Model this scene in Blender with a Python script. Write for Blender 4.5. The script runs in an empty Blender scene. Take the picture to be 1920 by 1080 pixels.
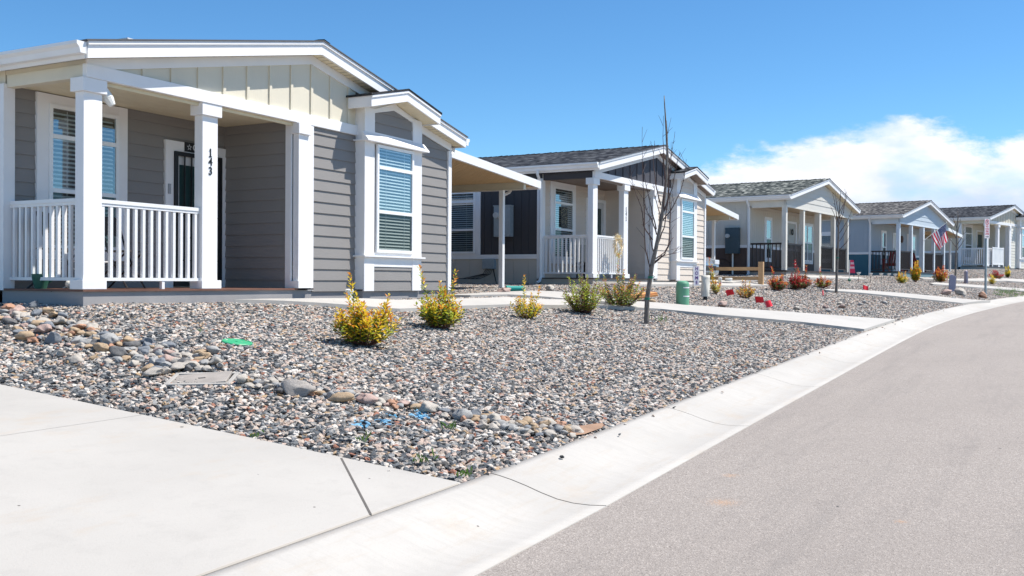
import bpy, math, random
from mathutils import Vector, Matrix, noise
R = math.radians
scn = bpy.context.scene
COL = scn.collection
rnd = random.Random(7)

# ------------------------------------------------------------------ terrain
def interp_h(x, pts):
    n = len(pts)
    if x <= pts[0][0]: return pts[0][1]
    if x >= pts[-1][0]:
        return pts[-1][1]+(x-pts[-1][0])*(pts[-1][1]-pts[-2][1])/(pts[-1][0]-pts[-2][0])
    for i in range(n-1):
        if x <= pts[i+1][0]:
            x0, y0 = pts[i]; x1, y1 = pts[i+1]; h = x1-x0
            m0 = (y1-pts[i-1][1])/(x1-pts[i-1][0]) if i > 0 else (y1-y0)/h
            m1 = (pts[i+2][1]-y0)/(pts[i+2][0]-x0) if i+2 < n else (y1-y0)/h
            t = (x-x0)/h
            return (2*t**3-3*t*t+1)*y0+(t**3-2*t*t+t)*h*m0+(-2*t**3+3*t*t)*y1+(t**3-t*t)*h*m1
YIN = [(-30, 2.0), (3, 2.1), (10, 2.14), (22, 2.13), (28, 1.9), (34.5, 1.4), (42.8, .5), (60, -2.4), (80, -7.5), (110, -18)]
PAD = [(-40, .9), (4, .98), (14, .96), (20, 1.18), (27, 1.22), (34, 1.5), (41, 1.53), (47.5, 1.58), (54, 1.66), (61, 2.0), (70, 2.15), (120, 2.6)]
CW = .74
def yin(x): return interp_h(x, YIN)
def slope(x): return (yin(x+.1)-yin(x-.1))/.2
def zroad(x): return .0155*(x-5) if x > 5 else .004*(x-5)
def yout(x): return yin(x)+CW*math.sqrt(1+slope(x)**2)
def G(x, y):
    z0 = zroad(x)+.115; t = y-yout(x)
    if t <= 0: return z0
    p = interp_h(x, PAD); u = min(1, t/5.45)
    S = u if u < .85 else .85+.15*(1-max(0, 1-(u-.85)/.15)**1.6)
    z = z0+(p-z0)*min(1, S)
    zd = z0+.08*min(t, 9)
    if x < 4.71: return zd
    zz = zd+.17*(x-4.71)
    k = .06; h = max(k-abs(z-zz), 0)/k
    return min(z, zz)-h*h*k/4

# ------------------------------------------------------------------ materials
def lin(c):
    return tuple((v/255/12.92 if v/255 <= .04045 else ((v/255+.055)/1.055)**2.4) for v in c)
class NT:
    def __init__(s, name):
        s.m = bpy.data.materials.new(name); s.m.use_nodes = True
        s.t = s.m.node_tree; s.n = s.t.nodes; s.b = s.n['Principled BSDF']
    def add(s, k, **kw):
        n = s.n.new(k)
        for a, b in kw.items():
            if a in n.inputs.keys() if isinstance(a, str) else False: n.inputs[a].default_value = b
            else: setattr(n, a, b)
        return n
    def link(s, a, b): s.t.links.new(a, b)
    def coords(s, scale=(1, 1, 1), kind='Object'):
        tc = s.n.new('ShaderNodeTexCoord'); mp = s.n.new('ShaderNodeMapping')
        mp.inputs['Scale'].default_value = scale
        s.link(tc.outputs[kind], mp.inputs['Vector']); return mp.outputs['Vector']
    def world(s, scale=(1, 1, 1)):
        g = s.n.new('ShaderNodeNewGeometry'); mp = s.n.new('ShaderNodeMapping')
        mp.inputs['Scale'].default_value = scale
        s.link(g.outputs['Position'], mp.inputs['Vector']); return mp.outputs['Vector']
    def noise(s, vec, scale, detail=4, rough=.55):
        n = s.n.new('ShaderNodeTexNoise'); n.inputs['Scale'].default_value = scale
        n.inputs['Detail'].default_value = detail; n.inputs['Roughness'].default_value = rough
        s.link(vec, n.inputs['Vector']); return n.outputs['Fac']
    def ramp(s, fac, stops, interp='LINEAR'):
        r = s.n.new('ShaderNodeValToRGB'); r.color_ramp.interpolation = interp
        e = r.color_ramp.elements
        while len(e) < len(stops): e.new(.5)
        for i, (p, c) in enumerate(stops):
            e[i].position = p; e[i].color = (*c[:3], 1)
        s.link(fac, r.inputs['Fac']); return r.outputs['Color']
    def mix(s, a, b, fac, mode='MIX'):
        m = s.n.new('ShaderNodeMix'); m.data_type = 'RGBA'; m.blend_type = mode
        for sock, v in ((m.inputs[0], fac), (m.inputs[6], a), (m.inputs[7], b)):
            if hasattr(v, 'links') or isinstance(v, bpy.types.NodeSocket): s.link(v, sock)
            else: sock.default_value = v if not isinstance(v, tuple) else (*v[:3], 1)
        return m.outputs[2]
    def math(s, op, a, b=0., c=0.):
        m = s.n.new('ShaderNodeMath'); m.operation = op
        for i, v in enumerate((a, b, c)):
            if isinstance(v, bpy.types.NodeSocket): s.link(v, m.inputs[i])
            else: m.inputs[i].default_value = v
        return m.outputs[0]
    def bump(s, h, strength=.3, dist=.01):
        b = s.n.new('ShaderNodeBump'); b.inputs['Strength'].default_value = strength
        b.inputs['Distance'].default_value = dist
        s.link(h, b.inputs['Height']); s.link(b.outputs['Normal'], s.b.inputs['Normal'])
    def base(s, c):
        if isinstance(c, bpy.types.NodeSocket): s.link(c, s.b.inputs['Base Color'])
        else: s.b.inputs['Base Color'].default_value = (*c[:3], 1)
    def set(s, **k):
        for a, b in k.items(): s.b.inputs[a.replace('_', ' ')].default_value = b
MATS = {}
def paint(name, rgb, rough=.55, var=.06, grain=0, bump=.15, scale=(1, 1, 1), dirt=.0):
    """paint or plastic with slight tone variation; grain = wood grain relief along X"""
    if name in MATS: return MATS[name]
    t = NT(name); v = t.world(scale)
    n = t.noise(v, 3.1, 5); lo = tuple(c*(1-var) for c in rgb); hi = tuple(min(1, c*(1+var)) for c in rgb)
    c = t.ramp(n, [(.3, lo), (.7, hi)])
    if dirt:
        d = t.noise(v, 1.3, 8, .7); dm = t.ramp(d, [(.56, (0, 0, 0)), (.75, (1, 1, 1))])
        c = t.mix(c, tuple(x*.72 for x in rgb[:3]), t.math('MULTIPLY', dm, dirt))
    t.base(c); t.set(Roughness=rough)
    if grain:
        g = t.noise(t.coords((4, 4, 60)), 9, 4, .6)
        t.bump(g, .35, .004*grain)
    elif bump:
        t.bump(t.noise(v, 160, 2), bump, .002)
    MATS[name] = t.m; return t.m
def solid(name, rgb, rough=.5, metal=0., **k):
    if name in MATS: return MATS[name]
    t = NT(name); n = t.noise(t.coords(), 14, 3)
    t.base(t.ramp(n, [(.3, tuple(c*.93 for c in rgb)), (.7, tuple(min(1, c*1.07) for c in rgb))]))
    t.set(Roughness=rough, Metallic=metal)
    MATS[name] = t.m; return t.m

WHITE = paint('white_trim_paint', (.80, .79, .785), .5, .03, grain=.6, dirt=.12)
METALW = paint('white_metal', (.78, .775, .77), .35, .03, dirt=.15)
VINYL = paint('white_vinyl', (.82, .82, .82), .3, .02)
CREAM = paint('cream_board', (.68, .62, .49), .6, .04, grain=.5)
SOFFIT = paint('cream_soffit', (.70, .62, .44), .6, .04)
BLACKM = solid('black_metal', (.012, .012, .013), .4)
BLACK2 = solid('black_plastic', (.02, .02, .022), .5)
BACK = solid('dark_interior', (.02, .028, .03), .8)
SLAT = paint('blind_slat', (.80, .82, .80), .5, .03)
DECK = paint('brown_deck_board', (.15, .068, .045), .6, .25, grain=1)
DKDECK = paint('dark_brown_board', (.045, .03, .028), .6, .2, grain=1)
GREYM = solid('grey_meter_metal', (.28, .33, .36), .35)
TAN = paint('tan_carport_pan', (.60, .42, .22), .45, .03)
PVC = solid('white_pvc', (.78, .77, .72), .4)

def glass_mat(name='window_glass', tc=(.72, .80, .82, 1), k=.22, g=1.0):
    m = bpy.data.materials.new(name); m.use_nodes = True; t = m.node_tree; n = t.nodes
    n.clear(); o = n.new('ShaderNodeOutputMaterial'); mx = n.new('ShaderNodeMixShader')
    tr = n.new('ShaderNodeBsdfTransparent'); gl = n.new('ShaderNodeBsdfGlossy'); gl.inputs['Roughness'].default_value = .015
    tr.inputs['Color'].default_value = tc; gl.inputs['Color'].default_value = (.9, .95, 1, 1)
    fr = n.new('ShaderNodeLayerWeight'); fr.inputs['Blend'].default_value = .5; pw = n.new('ShaderNodeMath'); pw.operation = 'POWER'; pw.inputs[1].default_value = 4; t.links.new(fr.outputs['Facing'], pw.inputs[0])
    ma = n.new('ShaderNodeMath'); ma.operation = 'MULTIPLY_ADD'; ma.inputs[1].default_value = g; ma.inputs[2].default_value = k
    t.links.new(pw.outputs[0], ma.inputs[0]); t.links.new(ma.outputs[0], mx.inputs[0])
    t.links.new(tr.outputs[0], mx.inputs[1]); t.links.new(gl.outputs[0], mx.inputs[2]); t.links.new(mx.outputs[0], o.inputs[0])
    return m
GLASS = glass_mat(); GLASS2 = glass_mat('screened_glass', (.50, .53, .52, 1), .05, .35)

def siding_mat(name, rgb, vert=False):
    if name in MATS: return MATS[name]
    t = NT(name)
    v = t.coords((30, 30, 1.2) if vert else (1.5, 1.5, 34))
    g = t.noise(v, 6, 6, .65)
    n = t.noise(t.world(), .9, 6, .6)
    c = t.ramp(n, [(.25, tuple(x*.93 for x in rgb)), (.75, tuple(min(1, x*1.06) for x in rgb))])
    c = t.mix(c, tuple(x*.86 for x in rgb), t.math('MULTIPLY', t.ramp(g, [(.5, (0, 0, 0)), (.8, (1, 1, 1))]), .35))
    t.base(c); t.set(Roughness=.7); t.bump(g, .5, .006)
    MATS[name] = t.m; return t.m

def shingle_mat(name, pal):
    t = NT(name)
    uv = t.n.new('ShaderNodeUVMap'); sx = t.n.new('ShaderNodeSeparateXYZ'); t.link(uv.outputs[0], sx.inputs[0])
    row = t.math('FLOOR', t.math('DIVIDE', sx.outputs[1], .14))
    rnoff = t.n.new('ShaderNodeTexWhiteNoise'); rnoff.noise_dimensions = '1D'; t.link(row, rnoff.inputs['W'])
    u = t.math('ADD', t.math('DIVIDE', sx.outputs[0], .11), t.math('MULTIPLY', rnoff.outputs['Value'], 7.3))
    cu = t.math('FLOOR', u)
    cb = t.n.new('ShaderNodeCombineXYZ'); t.link(cu, cb.inputs[0]); t.link(row, cb.inputs[1])
    wn = t.n.new('ShaderNodeTexWhiteNoise'); wn.noise_dimensions = '3D'; t.link(cb.outputs[0], wn.inputs['Vector'])
    tone = t.ramp(wn.outputs['Value'], [(0, pal[0]), (.35, pal[1]), (.7, pal[2]), (1, pal[3])])
    gr = t.noise(t.coords(), 220, 3, .7)
    c = t.mix(tone, tuple(x*.45 for x in pal[1]), t.math('MULTIPLY', t.ramp(gr, [(.45, (0, 0, 0)), (.7, (1, 1, 1))]), .5))
    fv = t.math('FRACT', t.math('DIVIDE', sx.outputs[1], .14))
    edge = t.math('LESS_THAN', fv, .10)
    c = t.mix(c, (.01, .01, .012), t.math('MULTIPLY', edge, .8))
    h = t.math('ADD', t.math('MULTIPLY', t.math('SUBTRACT', 1., fv), 1.), t.math('MULTIPLY', wn.outputs['Value'], .8))
    t.base(c); t.set(Roughness=1.); t.b.inputs['Specular IOR Level'].default_value = .15; t.bump(h, .6, .012)
    return t.m
SH_DARK = shingle_mat('dark_shingles', [(.006, .007, .010), (.022, .025, .032), (.055, .06, .068), (.13, .135, .145)])
SH_GREY = shingle_mat('mottled_grey_shingles', [(.010, .014, .014), (.045, .055, .054), (.12, .13, .12), (.40, .41, .37)])
SH_TAUPE = shingle_mat('taupe_shingles', [(.025, .025, .028), (.07, .068, .07), (.14, .135, .13), (.26, .25, .235)])

def concrete(name, rgb=(.53, .52, .505), rust=.0, streak=False):
    t = NT(name); v = t.world()
    big = t.noise(v, .55, 6, .6); mid = t.noise(v, 5, 6, .7)
    c = t.ramp(big, [(.3, tuple(x*.90 for x in rgb)), (.72, tuple(x*1.08 for x in rgb))])
    c = t.mix(c, tuple(x*.80 for x in rgb), t.math('MULTIPLY', t.ramp(mid, [(.52, (0, 0, 0)), (.75, (1, 1, 1))]), .45))
    fine = t.noise(v, 90, 3, .8)
    c = t.mix(c, tuple(x*.68 for x in rgb), t.math('MULTIPLY', t.ramp(fine, [(.55, (0, 0, 0)), (.8, (1, 1, 1))]), .45))
    st = t.noise(t.world((.8, 1.6, 1)), 1.7, 7, .72)
    c = t.mix(c, (.40, .30, .20), t.math('MULTIPLY', t.ramp(st, [(.56, (0, 0, 0)), (.74, (1, 1, 1))]), rust))
    vo = t.n.new('ShaderNodeTexVoronoi'); vo.inputs['Scale'].default_value = 3.3; t.link(v, vo.inputs['Vector'])
    sp = t.math('LESS_THAN', vo.outputs['Distance'], .022)
    c = t.mix(c, (.05, .04, .035), sp)
    if streak:
        s2 = t.noise(t.world((5, .5, 1)), 4, 6, .75)
        c = t.mix(c, tuple(x*.84 for x in rgb), t.math('MULTIPLY', t.ramp(s2, [(.47, (0, 0, 0)), (.66, (1, 1, 1))]), .4))
        w_ = t.noise(t.world((.5, 3, 1)), 3, 6, .75)
        c = t.mix(c, (.36, .29, .215), t.math('MULTIPLY', t.ramp(w_, [(.52, (0, 0, 0)), (.72, (1, 1, 1))]), .35))
    t.base(c); t.set(Roughness=.85)
    t.bump(t.math('ADD', fine, t.math('MULTIPLY', mid, .6)), .35, .004)
    return t.m
CONC = concrete('driveway_concrete', (.41, .388, .355), rust=.35)
CURBM = concrete('curb_concrete', (.425, .403, .37), rust=.35, streak=True)
WALKM = concrete('walk_concrete', (.42, .40, .37), rust=.1)
SKIRTM = concrete('grey_foundation', (.30, .29, .29), rust=.05)

def asphalt():
    t = NT('asphalt'); v = t.world()
    vo = t.n.new('ShaderNodeTexVoronoi'); vo.inputs['Scale'].default_value = 130; t.link(v, vo.inputs['Vector'])
    cc = t.n.new('ShaderNodeSeparateColor'); t.link(vo.outputs['Color'], cc.inputs[0])
    agg = t.ramp(cc.outputs[0], [(0, (.15, .127, .11)), (.12, (.248, .216, .191)), (.8, (.31, .273, .243)), (1, (.45, .402, .358))])
    fine = t.noise(v, 240, 2, .8)
    c = t.mix(agg, (.31, .273, .243), t.math('MULTIPLY', fine, .4))
    big = t.noise(v, .35, 7, .65)
    c = t.mix(c, (.235, .205, .182), t.math('MULTIPLY', t.ramp(big, [(.42, (0, 0, 0)), (.66, (1, 1, 1))]), .38))
    m2 = t.noise(v, 4.5, 7, .75)
    c = t.mix(c, (.10, .085, .08), t.math('MULTIPLY', t.ramp(m2, [(.56, (0, 0, 0)), (.78, (1, 1, 1))]), .28))
    ed = t.noise(t.world((.25, 2.6, 1)), 1.2, 6, .7)
    c = t.mix(c, (.19, .17, .155), t.math('MULTIPLY', t.ramp(ed, [(.5, (0, 0, 0)), (.7, (1, 1, 1))]), .4))
    # sandy stains
    for (x, y, r) in ((5.42, 1.56, .10), (6.15, 1.72, .06), (5.4, .62, .04)):
        d = t.n.new('ShaderNodeVectorMath'); d.operation = 'DISTANCE'
        sp = t.n.new('ShaderNodeSeparateXYZ'); t.link(v, sp.inputs[0]); cb = t.n.new('ShaderNodeCombineXYZ')
        t.link(sp.outputs[0], cb.inputs[0]); t.link(sp.outputs[1], cb.inputs[1])
        d.inputs[1].default_value = (x, y, 0); t.link(cb.outputs[0], d.inputs[0])
        k = t.math('ADD', t.math('SUBTRACT', 1., t.math('DIVIDE', d.outputs['Value'], r)), t.math('MULTIPLY', t.math('SUBTRACT', t.noise(v, 75, 4, .8), .54), 6.))
        k = t.n_clamp(k) if hasattr(t, 'n_clamp') else t.math('MINIMUM', t.math('MAXIMUM', k, 0.), .75)
        c = t.mix(c, (.46, .27, .15), t.math('MULTIPLY', k, .8))
    v2 = t.n.new('ShaderNodeTexVoronoi'); v2.inputs['Scale'].default_value = 2.1; t.link(v, v2.inputs['Vector'])
    c = t.mix(c, (.02, .02, .02), t.math('LESS_THAN', v2.outputs['Distance'], .02))
    t.base(c); t.set(Roughness=.88)
    t.bump(t.math('ADD', vo.outputs['Distance'], t.math('MULTIPLY', fine, .8)), .55, .006)
    return t.m

def ground_mat():
    t = NT('gravel_ground'); v = t.world()
    vo = t.n.new('ShaderNodeTexVoronoi'); vo.inputs['Scale'].default_value = 26; t.link(v, vo.inputs['Vector'])
    cc = t.n.new('ShaderNodeSeparateColor'); t.link(vo.outputs['Color'], cc.inputs[0])
    c = t.ramp(cc.outputs[0], [(0, (.05, .05, .052)), (.35, (.13, .13, .135)), (.6, (.24, .21, .185)), (1, (.36, .32, .29))])
    far = t.noise(v, .12, 5)
    c = t.mix(c, (.22, .17, .12), t.math('MULTIPLY', far, .35))
    t.base(c); t.set(Roughness=.95); t.bump(vo.outputs['Distance'], .8, .02)
    return t.m

def stone_mat():
    t = NT('gravel_stone')
    oi = t.n.new('ShaderNodeObjectInfo')
    pal = [(0, (.045, .05, .055)), (.11, (.10, .11, .12)), (.23, (.165, .175, .18)), (.34, (.30, .30, .295)), (.43, (.10, .095, .09)),
           (.49, (.38, .34, .30)), (.60, (.48, .39, .32)), (.69, (.54, .42, .35)), (.77, (.62, .57, .51)), (.88, (.34, .15, .095)), (.91, (.46, .32, .19)), (.945, (.64, .60, .55)), (.985, (.035, .035, .04))]
    c = t.ramp(oi.outputs['Random'], pal, 'CONSTANT')
    n = t.noise(t.coords(), 2.5, 5, .7)
    c = t.mix(c, t.mix(c, (.9, .85, .8), .35, 'MULTIPLY'), n)
    # blue survey paint sprayed on the stones beside the swale
    g = t.world(); sp = t.n.new('ShaderNodeSeparateXYZ'); t.link(g, sp.inputs[0])
    m = None
    for (x, y, r) in ((5.30, 3.98, .12), (5.46, 3.92, .10), (5.66, 3.97, .11), (5.86, 3.88, .10), (5.98, 3.95, .09), (5.55, 3.62, .06), (6.9, 4.9, .0)):
        dx = t.math('SUBTRACT', sp.outputs[0], x); dy = t.math('SUBTRACT', sp.outputs[1], y)
        d = t.math('SQRT', t.math('ADD', t.math('MULTIPLY', dx, dx), t.math('MULTIPLY', dy, dy)))
        k = t.math('LESS_THAN', d, t.math('MULTIPLY', oi.outputs['Random'], r*.95))
        m = k if m is None else t.math('MAXIMUM', m, k)
    c = t.mix(c, (.06, .42, .70), t.math('MULTIPLY', m, .7))
    t.base(c); t.set(Roughness=.72)
    t.bump(t.noise(t.coords(), 6, 4), .4, .15)
    return t.m
STONE = stone_mat()

# ------------------------------------------------------------------ mesh builder
class MB:
    def __init__(s): s.v = []; s.f = []; s.mi = []; s.uv = {}
    def face(s, pts, m=0, uv=None):
        b = len(s.v); s.v += [tuple(p) for p in pts]; s.f.append(tuple(range(b, b+len(pts)))); s.mi.append(m)
        if uv: s.uv[len(s.f)-1] = uv
    def box(s, x0, x1, y0, y1, z0, z1, m=0, P=None):
        c = [(x, y, z) for z in (z0, z1) for y in (y0, y1) for x in (x0, x1)]
        if P: c = [P(*q) for q in c]
        b = len(s.v); s.v += c
        for f in ((0, 2, 3, 1), (4, 5, 7, 6), (0, 1, 5, 4), (1, 3, 7, 5), (3, 2, 6, 7), (2, 0, 4, 6)):
            s.f.append(tuple(b+i for i in f)); s.mi.append(m)
    def prism(s, poly, fn0, fn1, m=0):
        """two copies of poly through fn0/fn1, closed"""
        n = len(poly); b = len(s.v)
        s.v += [tuple(fn0(p)) for p in poly]+[tuple(fn1(p)) for p in poly]
        s.f.append(tuple(range(b, b+n))[::-1]); s.mi.append(m); s.f.append(tuple(range(b+n, b+2*n))); s.mi.append(m)
        for i in range(n):
            j = (i+1) % n; s.f.append((b+i, b+j, b+n+j, b+n+i)); s.mi.append(m)
    def bar(s, a, b, w, h=None, m=0, up=(0, 0, 1)):
        h = h or w; a = Vector(a); b = Vector(b); d = (b-a).normalized(); u = Vector(up)
        if abs(d.dot(u)) > .98: u = Vector((1, 0, 0))
        r = d.cross(u).normalized()*w/2; u = r.cross(d).normalized()*h/2
        k = len(s.v)
        for p in (a, b):
            s.v += [tuple(p-r-u), tuple(p+r-u), tuple(p+r+u), tuple(p-r+u)]
        for f in ((0, 3, 2, 1), (4, 5, 6, 7), (0, 1, 5, 4), (1, 2, 6, 5), (2, 3, 7, 6), (3, 0, 4, 7)):
            s.f.append(tuple(k+i for i in f)); s.mi.append(m)
    def tube(s, pts, rads, n=8, m=0, cap=True):
        pts = [Vector(p) for p in pts]
        if not isinstance(rads, (list, tuple)): rads = [rads]*len(pts)
        k = len(s.v); pr = None
        for i, p in enumerate(pts):
            d = (pts[min(i+1, len(pts)-1)]-pts[max(i-1, 0)]).normalized()
            if pr is None:
                pr = d.cross(Vector((0, 0, 1)) if abs(d.z) < .95 else Vector((1, 0, 0))).normalized()
            pr = (pr-d*pr.dot(d)).normalized(); q = d.cross(pr)
            for j in range(n):
                a = 2*math.pi*j/n; s.v.append(tuple(p+(pr*math.cos(a)+q*math.sin(a))*rads[i]))
        for i in range(len(pts)-1):
            for j in range(n):
                j2 = (j+1) % n; s.f.append((k+i*n+j, k+i*n+j2, k+(i+1)*n+j2, k+(i+1)*n+j)); s.mi.append(m)
        if cap:
            s.f.append(tuple(k+j for j in range(n))[::-1]); s.mi.append(m)
            e = k+(len(pts)-1)*n; s.f.append(tuple(e+j for j in range(n))); s.mi.append(m)
    def lathe(s, prof, n=20, m=0, c=(0, 0, 0)):
        k = len(s.v)
        for (r, z) in prof:
            for j in range(n):
                a = 2*math.pi*j/n; s.v.append((c[0]+r*math.cos(a), c[1]+r*math.sin(a), c[2]+z))
        for i in range(len(prof)-1):
            for j in range(n):
                j2 = (j+1) % n; s.f.append((k+i*n+j, k+i*n+j2, k+(i+1)*n+j2, k+(i+1)*n+j)); s.mi.append(m)
        s.f.append(tuple(k+(len(prof)-1)*n+j for j in range(n))); s.mi.append(m)
    def build(s, name, mats, parent=None, smooth=False, bevel=0, loc=None):
        me = bpy.data.meshes.new(name); me.from_pydata(s.v, [], s.f)
        if not isinstance(mats, (list, tuple)): mats = [mats]
        for m in mats: me.materials.append(m)
        for p, i in zip(me.polygons, s.mi): p.material_index = i; p.use_smooth = smooth
        if s.uv:
            ul = me.uv_layers.new(name='UVMap')
            for fi, uv in s.uv.items():
                for li, u in zip(me.polygons[fi].loop_indices, uv): ul.data[li].uv = u
        me.update()
        o = bpy.data.objects.new(name, me); COL.objects.link(o)
        if parent: o.parent = parent
        if loc: o.location = loc
        if bevel:
            b = o.modifiers.new('bevel', 'BEVEL'); b.width = bevel; b.segments = 2; b.limit_method = 'ANGLE'
        return o
def empty(name, loc, rz=0):
    o = bpy.data.objects.new(name, None); COL.objects.link(o); o.location = loc; o.rotation_euler = (0, 0, rz)
    o.empty_display_size = .2; return o
def tag(o, label=None, cat=None, group=None, kind=None):
    if label: o['label'] = label
    if cat: o['category'] = cat
    if group: o['group'] = group
    if kind: o['kind'] = kind
    return o
def copy_to(o, parent, loc=None):
    c = o.copy(); COL.objects.link(c); c.parent = parent
    if loc: c.location = loc
    for ch in list(o.children): copy_to(ch, c)
    return c

# plane mappings: (u, d, z): along the wall, outwards, up
def FR(y0=0.): return lambda u, d, z: (u, y0-d, z)           # faces the street
def LS(x0=0.): return lambda u, d, z: (x0-d, u, z)           # faces -x
def RS(x0=0.): return lambda u, d, z: (x0+d, u, z)           # faces +x

def clip(poly, ax, val, keep_greater):
    out = []
    for i in range(len(poly)):
        a, b = poly[i], poly[(i+1) % len(poly)]
        ia = (a[ax] >= val) == keep_greater or a[ax] == val
        ib = (b[ax] >= val) == keep_greater or b[ax] == val
        if ia: out.append(a)
        if ia != ib:
            t = (val-a[ax])/(b[ax]-a[ax]); out.append((a[0]+(b[0]-a[0])*t, a[1]+(b[1]-a[1])*t))
    return out
def lap(mb, poly, P, e=.154, z0=0., m=0, th=.015):
    zs = [p[1] for p in poly]; k = math.floor((min(zs)-z0)/e)
    while z0+k*e < max(zs)-1e-4:
        a, b = z0+k*e, z0+(k+1)*e
        q = clip(clip(poly, 1, a, True), 1, b, False)
        if len(q) >= 3:
            dep = lambda z: th*(1-(z-a)/e)+.003
            mb.face([P(u, dep(z), z) for u, z in q], m)
            bt = [u for u, z in q if abs(z-a) < 1e-4]
            if len(bt) > 1:
                mb.face([P(min(bt), dep(a), a), P(max(bt), dep(a), a), P(max(bt), 0, a), P(min(bt), 0, a)], m)
        k += 1
def panels(mb, poly, P, w=.2, m=0, g=.014, dep=.01):
    us = [p[0] for p in poly]; k = math.floor(min(us)/w)
    while k*w < max(us)-1e-4:
        for a, b, d in ((k*w, k*w+g, .002), (k*w+g, (k+1)*w, dep)):
            q = clip(clip(poly, 0, a, True), 0, b, False)
            if len(q) >= 3:
                mb.face([P(u, d, z) for u, z in q], m)
                if d == dep:
                    for side in (a, b):
                        e = [z for u, z in q if abs(u-side) < 1e-4]
                        if len(e) > 1: mb.face([P(side, 0, min(e)), P(side, 0, max(e)), P(side, d, max(e)), P(side, d, min(e))], m)
        k += 1
def flat(mb, poly, P, d=.0, m=0): mb.face([P(u, d, z) for u, z in poly], m)

# ------------------------------------------------------------------ windows, doors
def window(house, P, u0, u1, z0, z1, bars=(), mull=(), trim=(.13, .13, .0, .0), blind=True, screen=None, slat=.05, frame=VINYL, back=BACK):
    tl, tr, tb, tt = trim[0], trim[1], trim[3], trim[2]
    f = MB(); w = .045; bars = tuple(sorted(bars))
    f.box(u0, u0+w, .022, .058, z0, z1, P=P); f.box(u1-w, u1, .022, .058, z0, z1, P=P)
    f.box(u0+w, u1-w, .022, .058, z1-w, z1, P=P); f.box(u0+w, u1-w, .022, .058, z0, z0+w, P=P)
    for zb in bars: f.box(u0+w, u1-w, .024, .062, zb-.024, zb+.024, P=P)
    for ub in mull: f.box(ub-.03, ub+.03, .023, .06, z0+w, z1-w, P=P)
    win = f.build('window', frame, house)
    if any((tl, tr, tb, tt)):
        t = MB(); d = .042
        if tl: t.box(u0-tl, u0-.001, .0, d, z0-tb, z1+tt, P=P)
        if tr: t.box(u1+.001, u1+tr, .0, d, z0-tb, z1+tt, P=P)
        if tt: t.box(u0-.001, u1+.001, .0, d-.003, z1+.001, z1+tt, P=P)
        if tb: t.box(u0-.001, u1+.001, .0, d-.003, z0-tb, z0-.001, P=P)
        t.build('trim', WHITE, win)
    g = MB(); cuts = [z0+.02]+list(bars)+[z1-.02]
    for i, (a, b) in enumerate(zip(cuts[:-1], cuts[1:])):
        g.face([P(u0+.02, .044, a), P(u1-.02, .044, a), P(u1-.02, .044, b), P(u0+.02, .044, b)], 1 if i == 0 else 0)
    g.build('pane', [GLASS, GLASS2], win)
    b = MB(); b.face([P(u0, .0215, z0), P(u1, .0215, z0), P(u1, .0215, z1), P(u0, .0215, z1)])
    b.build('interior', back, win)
    if blind:
        s = MB(); z = z0+.06
        while z < z1-.05:
            s.face([P(u0+w, .0235, z+.012), P(u1-w-.03, .0235, z+.012), P(u1-w-.03, .040, z-.012), P(u0+w, .040, z-.012)])
            z += slat
        for q in (.25, .75):
            uu = u0+(u1-u0)*q; s.box(uu-.003, uu+.003, .040, .0415, z0+.06, z1-.06, P=P)
        s.build('blind', SLAT, win)
    return win

SCREEN = solid('insect_screen', (.05, .055, .05), .9)

def railing(house, P, u0, u1, zt, zb, sp, mat, bal=.036, d0=.05, top=(.06, .04), foot=None):
    r = MB(); c = d0
    r.box(u0, u1, c-top[0]/2, c+top[0]/2, zt-top[1], zt, P=P)
    r.box(u0, u1, c-.022, c+.022, zt-top[1]-.03, zt-top[1]-.001, P=P)
    ro = r.build('railing', mat, house)
    r = MB(); r.box(u0, u1, c-.025, c+.025, zb, zb+.035, P=P); r.build('bottom_rail', mat, ro)
    if foot is not None:
        r = MB(); r.box(foot-.02, foot+.02, c-.02, c+.02, 0, zb-.001, P=P); r.build('foot', mat, ro)
    n = max(2, int(round((u1-u0)/sp))); first = None
    for i in range(n):
        u = u0+(i+.5)*(u1-u0)/n
        if first is None:
            b = MB(); b.box(-bal/2, bal/2, -bal/2, bal/2, zb+.036, zt-top[1]-.031)
            first = b.build('baluster', mat, ro, loc=P(u, c, 0))
        else:
            o = first.copy(); COL.objects.link(o); o.parent = ro; o.location = P(u, c, 0)
    return ro

def post(house, x0, x1, y0, y1, zt, mat, cap=(.145, .035), base=(.10, .035)):
    p = MB(); p.box(x0, x1, y0, y1, base[0] if base else 0, zt-cap[0] if cap else zt)
    if cap:
        c = cap[1]; p.box(x0-c, x1+c, y0-c, y1+c, zt-cap[0], zt-.001)
    if base:
        c = base[1]; p.box(x0-c, x1+c, y0-c, y1+c, .001, base[0])
    return p.build('porch_post', mat, house, bevel=.004)

def text_mesh(name, s, size, mat, parent, M, depth=.004, bold=0.0):
    cu = bpy.data.curves.new(name, 'FONT'); cu.body = s; cu.size = size; cu.extrude = depth; cu.offset = bold
    cu.align_x = 'CENTER'; cu.align_y = 'CENTER'
    t = bpy.data.objects.new(name, cu); COL.objects.link(t)
    dg = bpy.context.evaluated_depsgraph_get(); dg.update()
    me = bpy.data.meshes.new_from_object(t.evaluated_get(dg)); bpy.data.objects.remove(t)
    me.transform(M); me.name = name
    me.materials.clear(); me.materials.append(mat)
    o = bpy.data.objects.new(name, me); COL.objects.link(o)
    if parent: o.parent = parent
    return o
def face_front(x, y, z): return Matrix.Translation((x, y, z)) @ Matrix.Rotation(R(90), 4, 'X')

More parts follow.
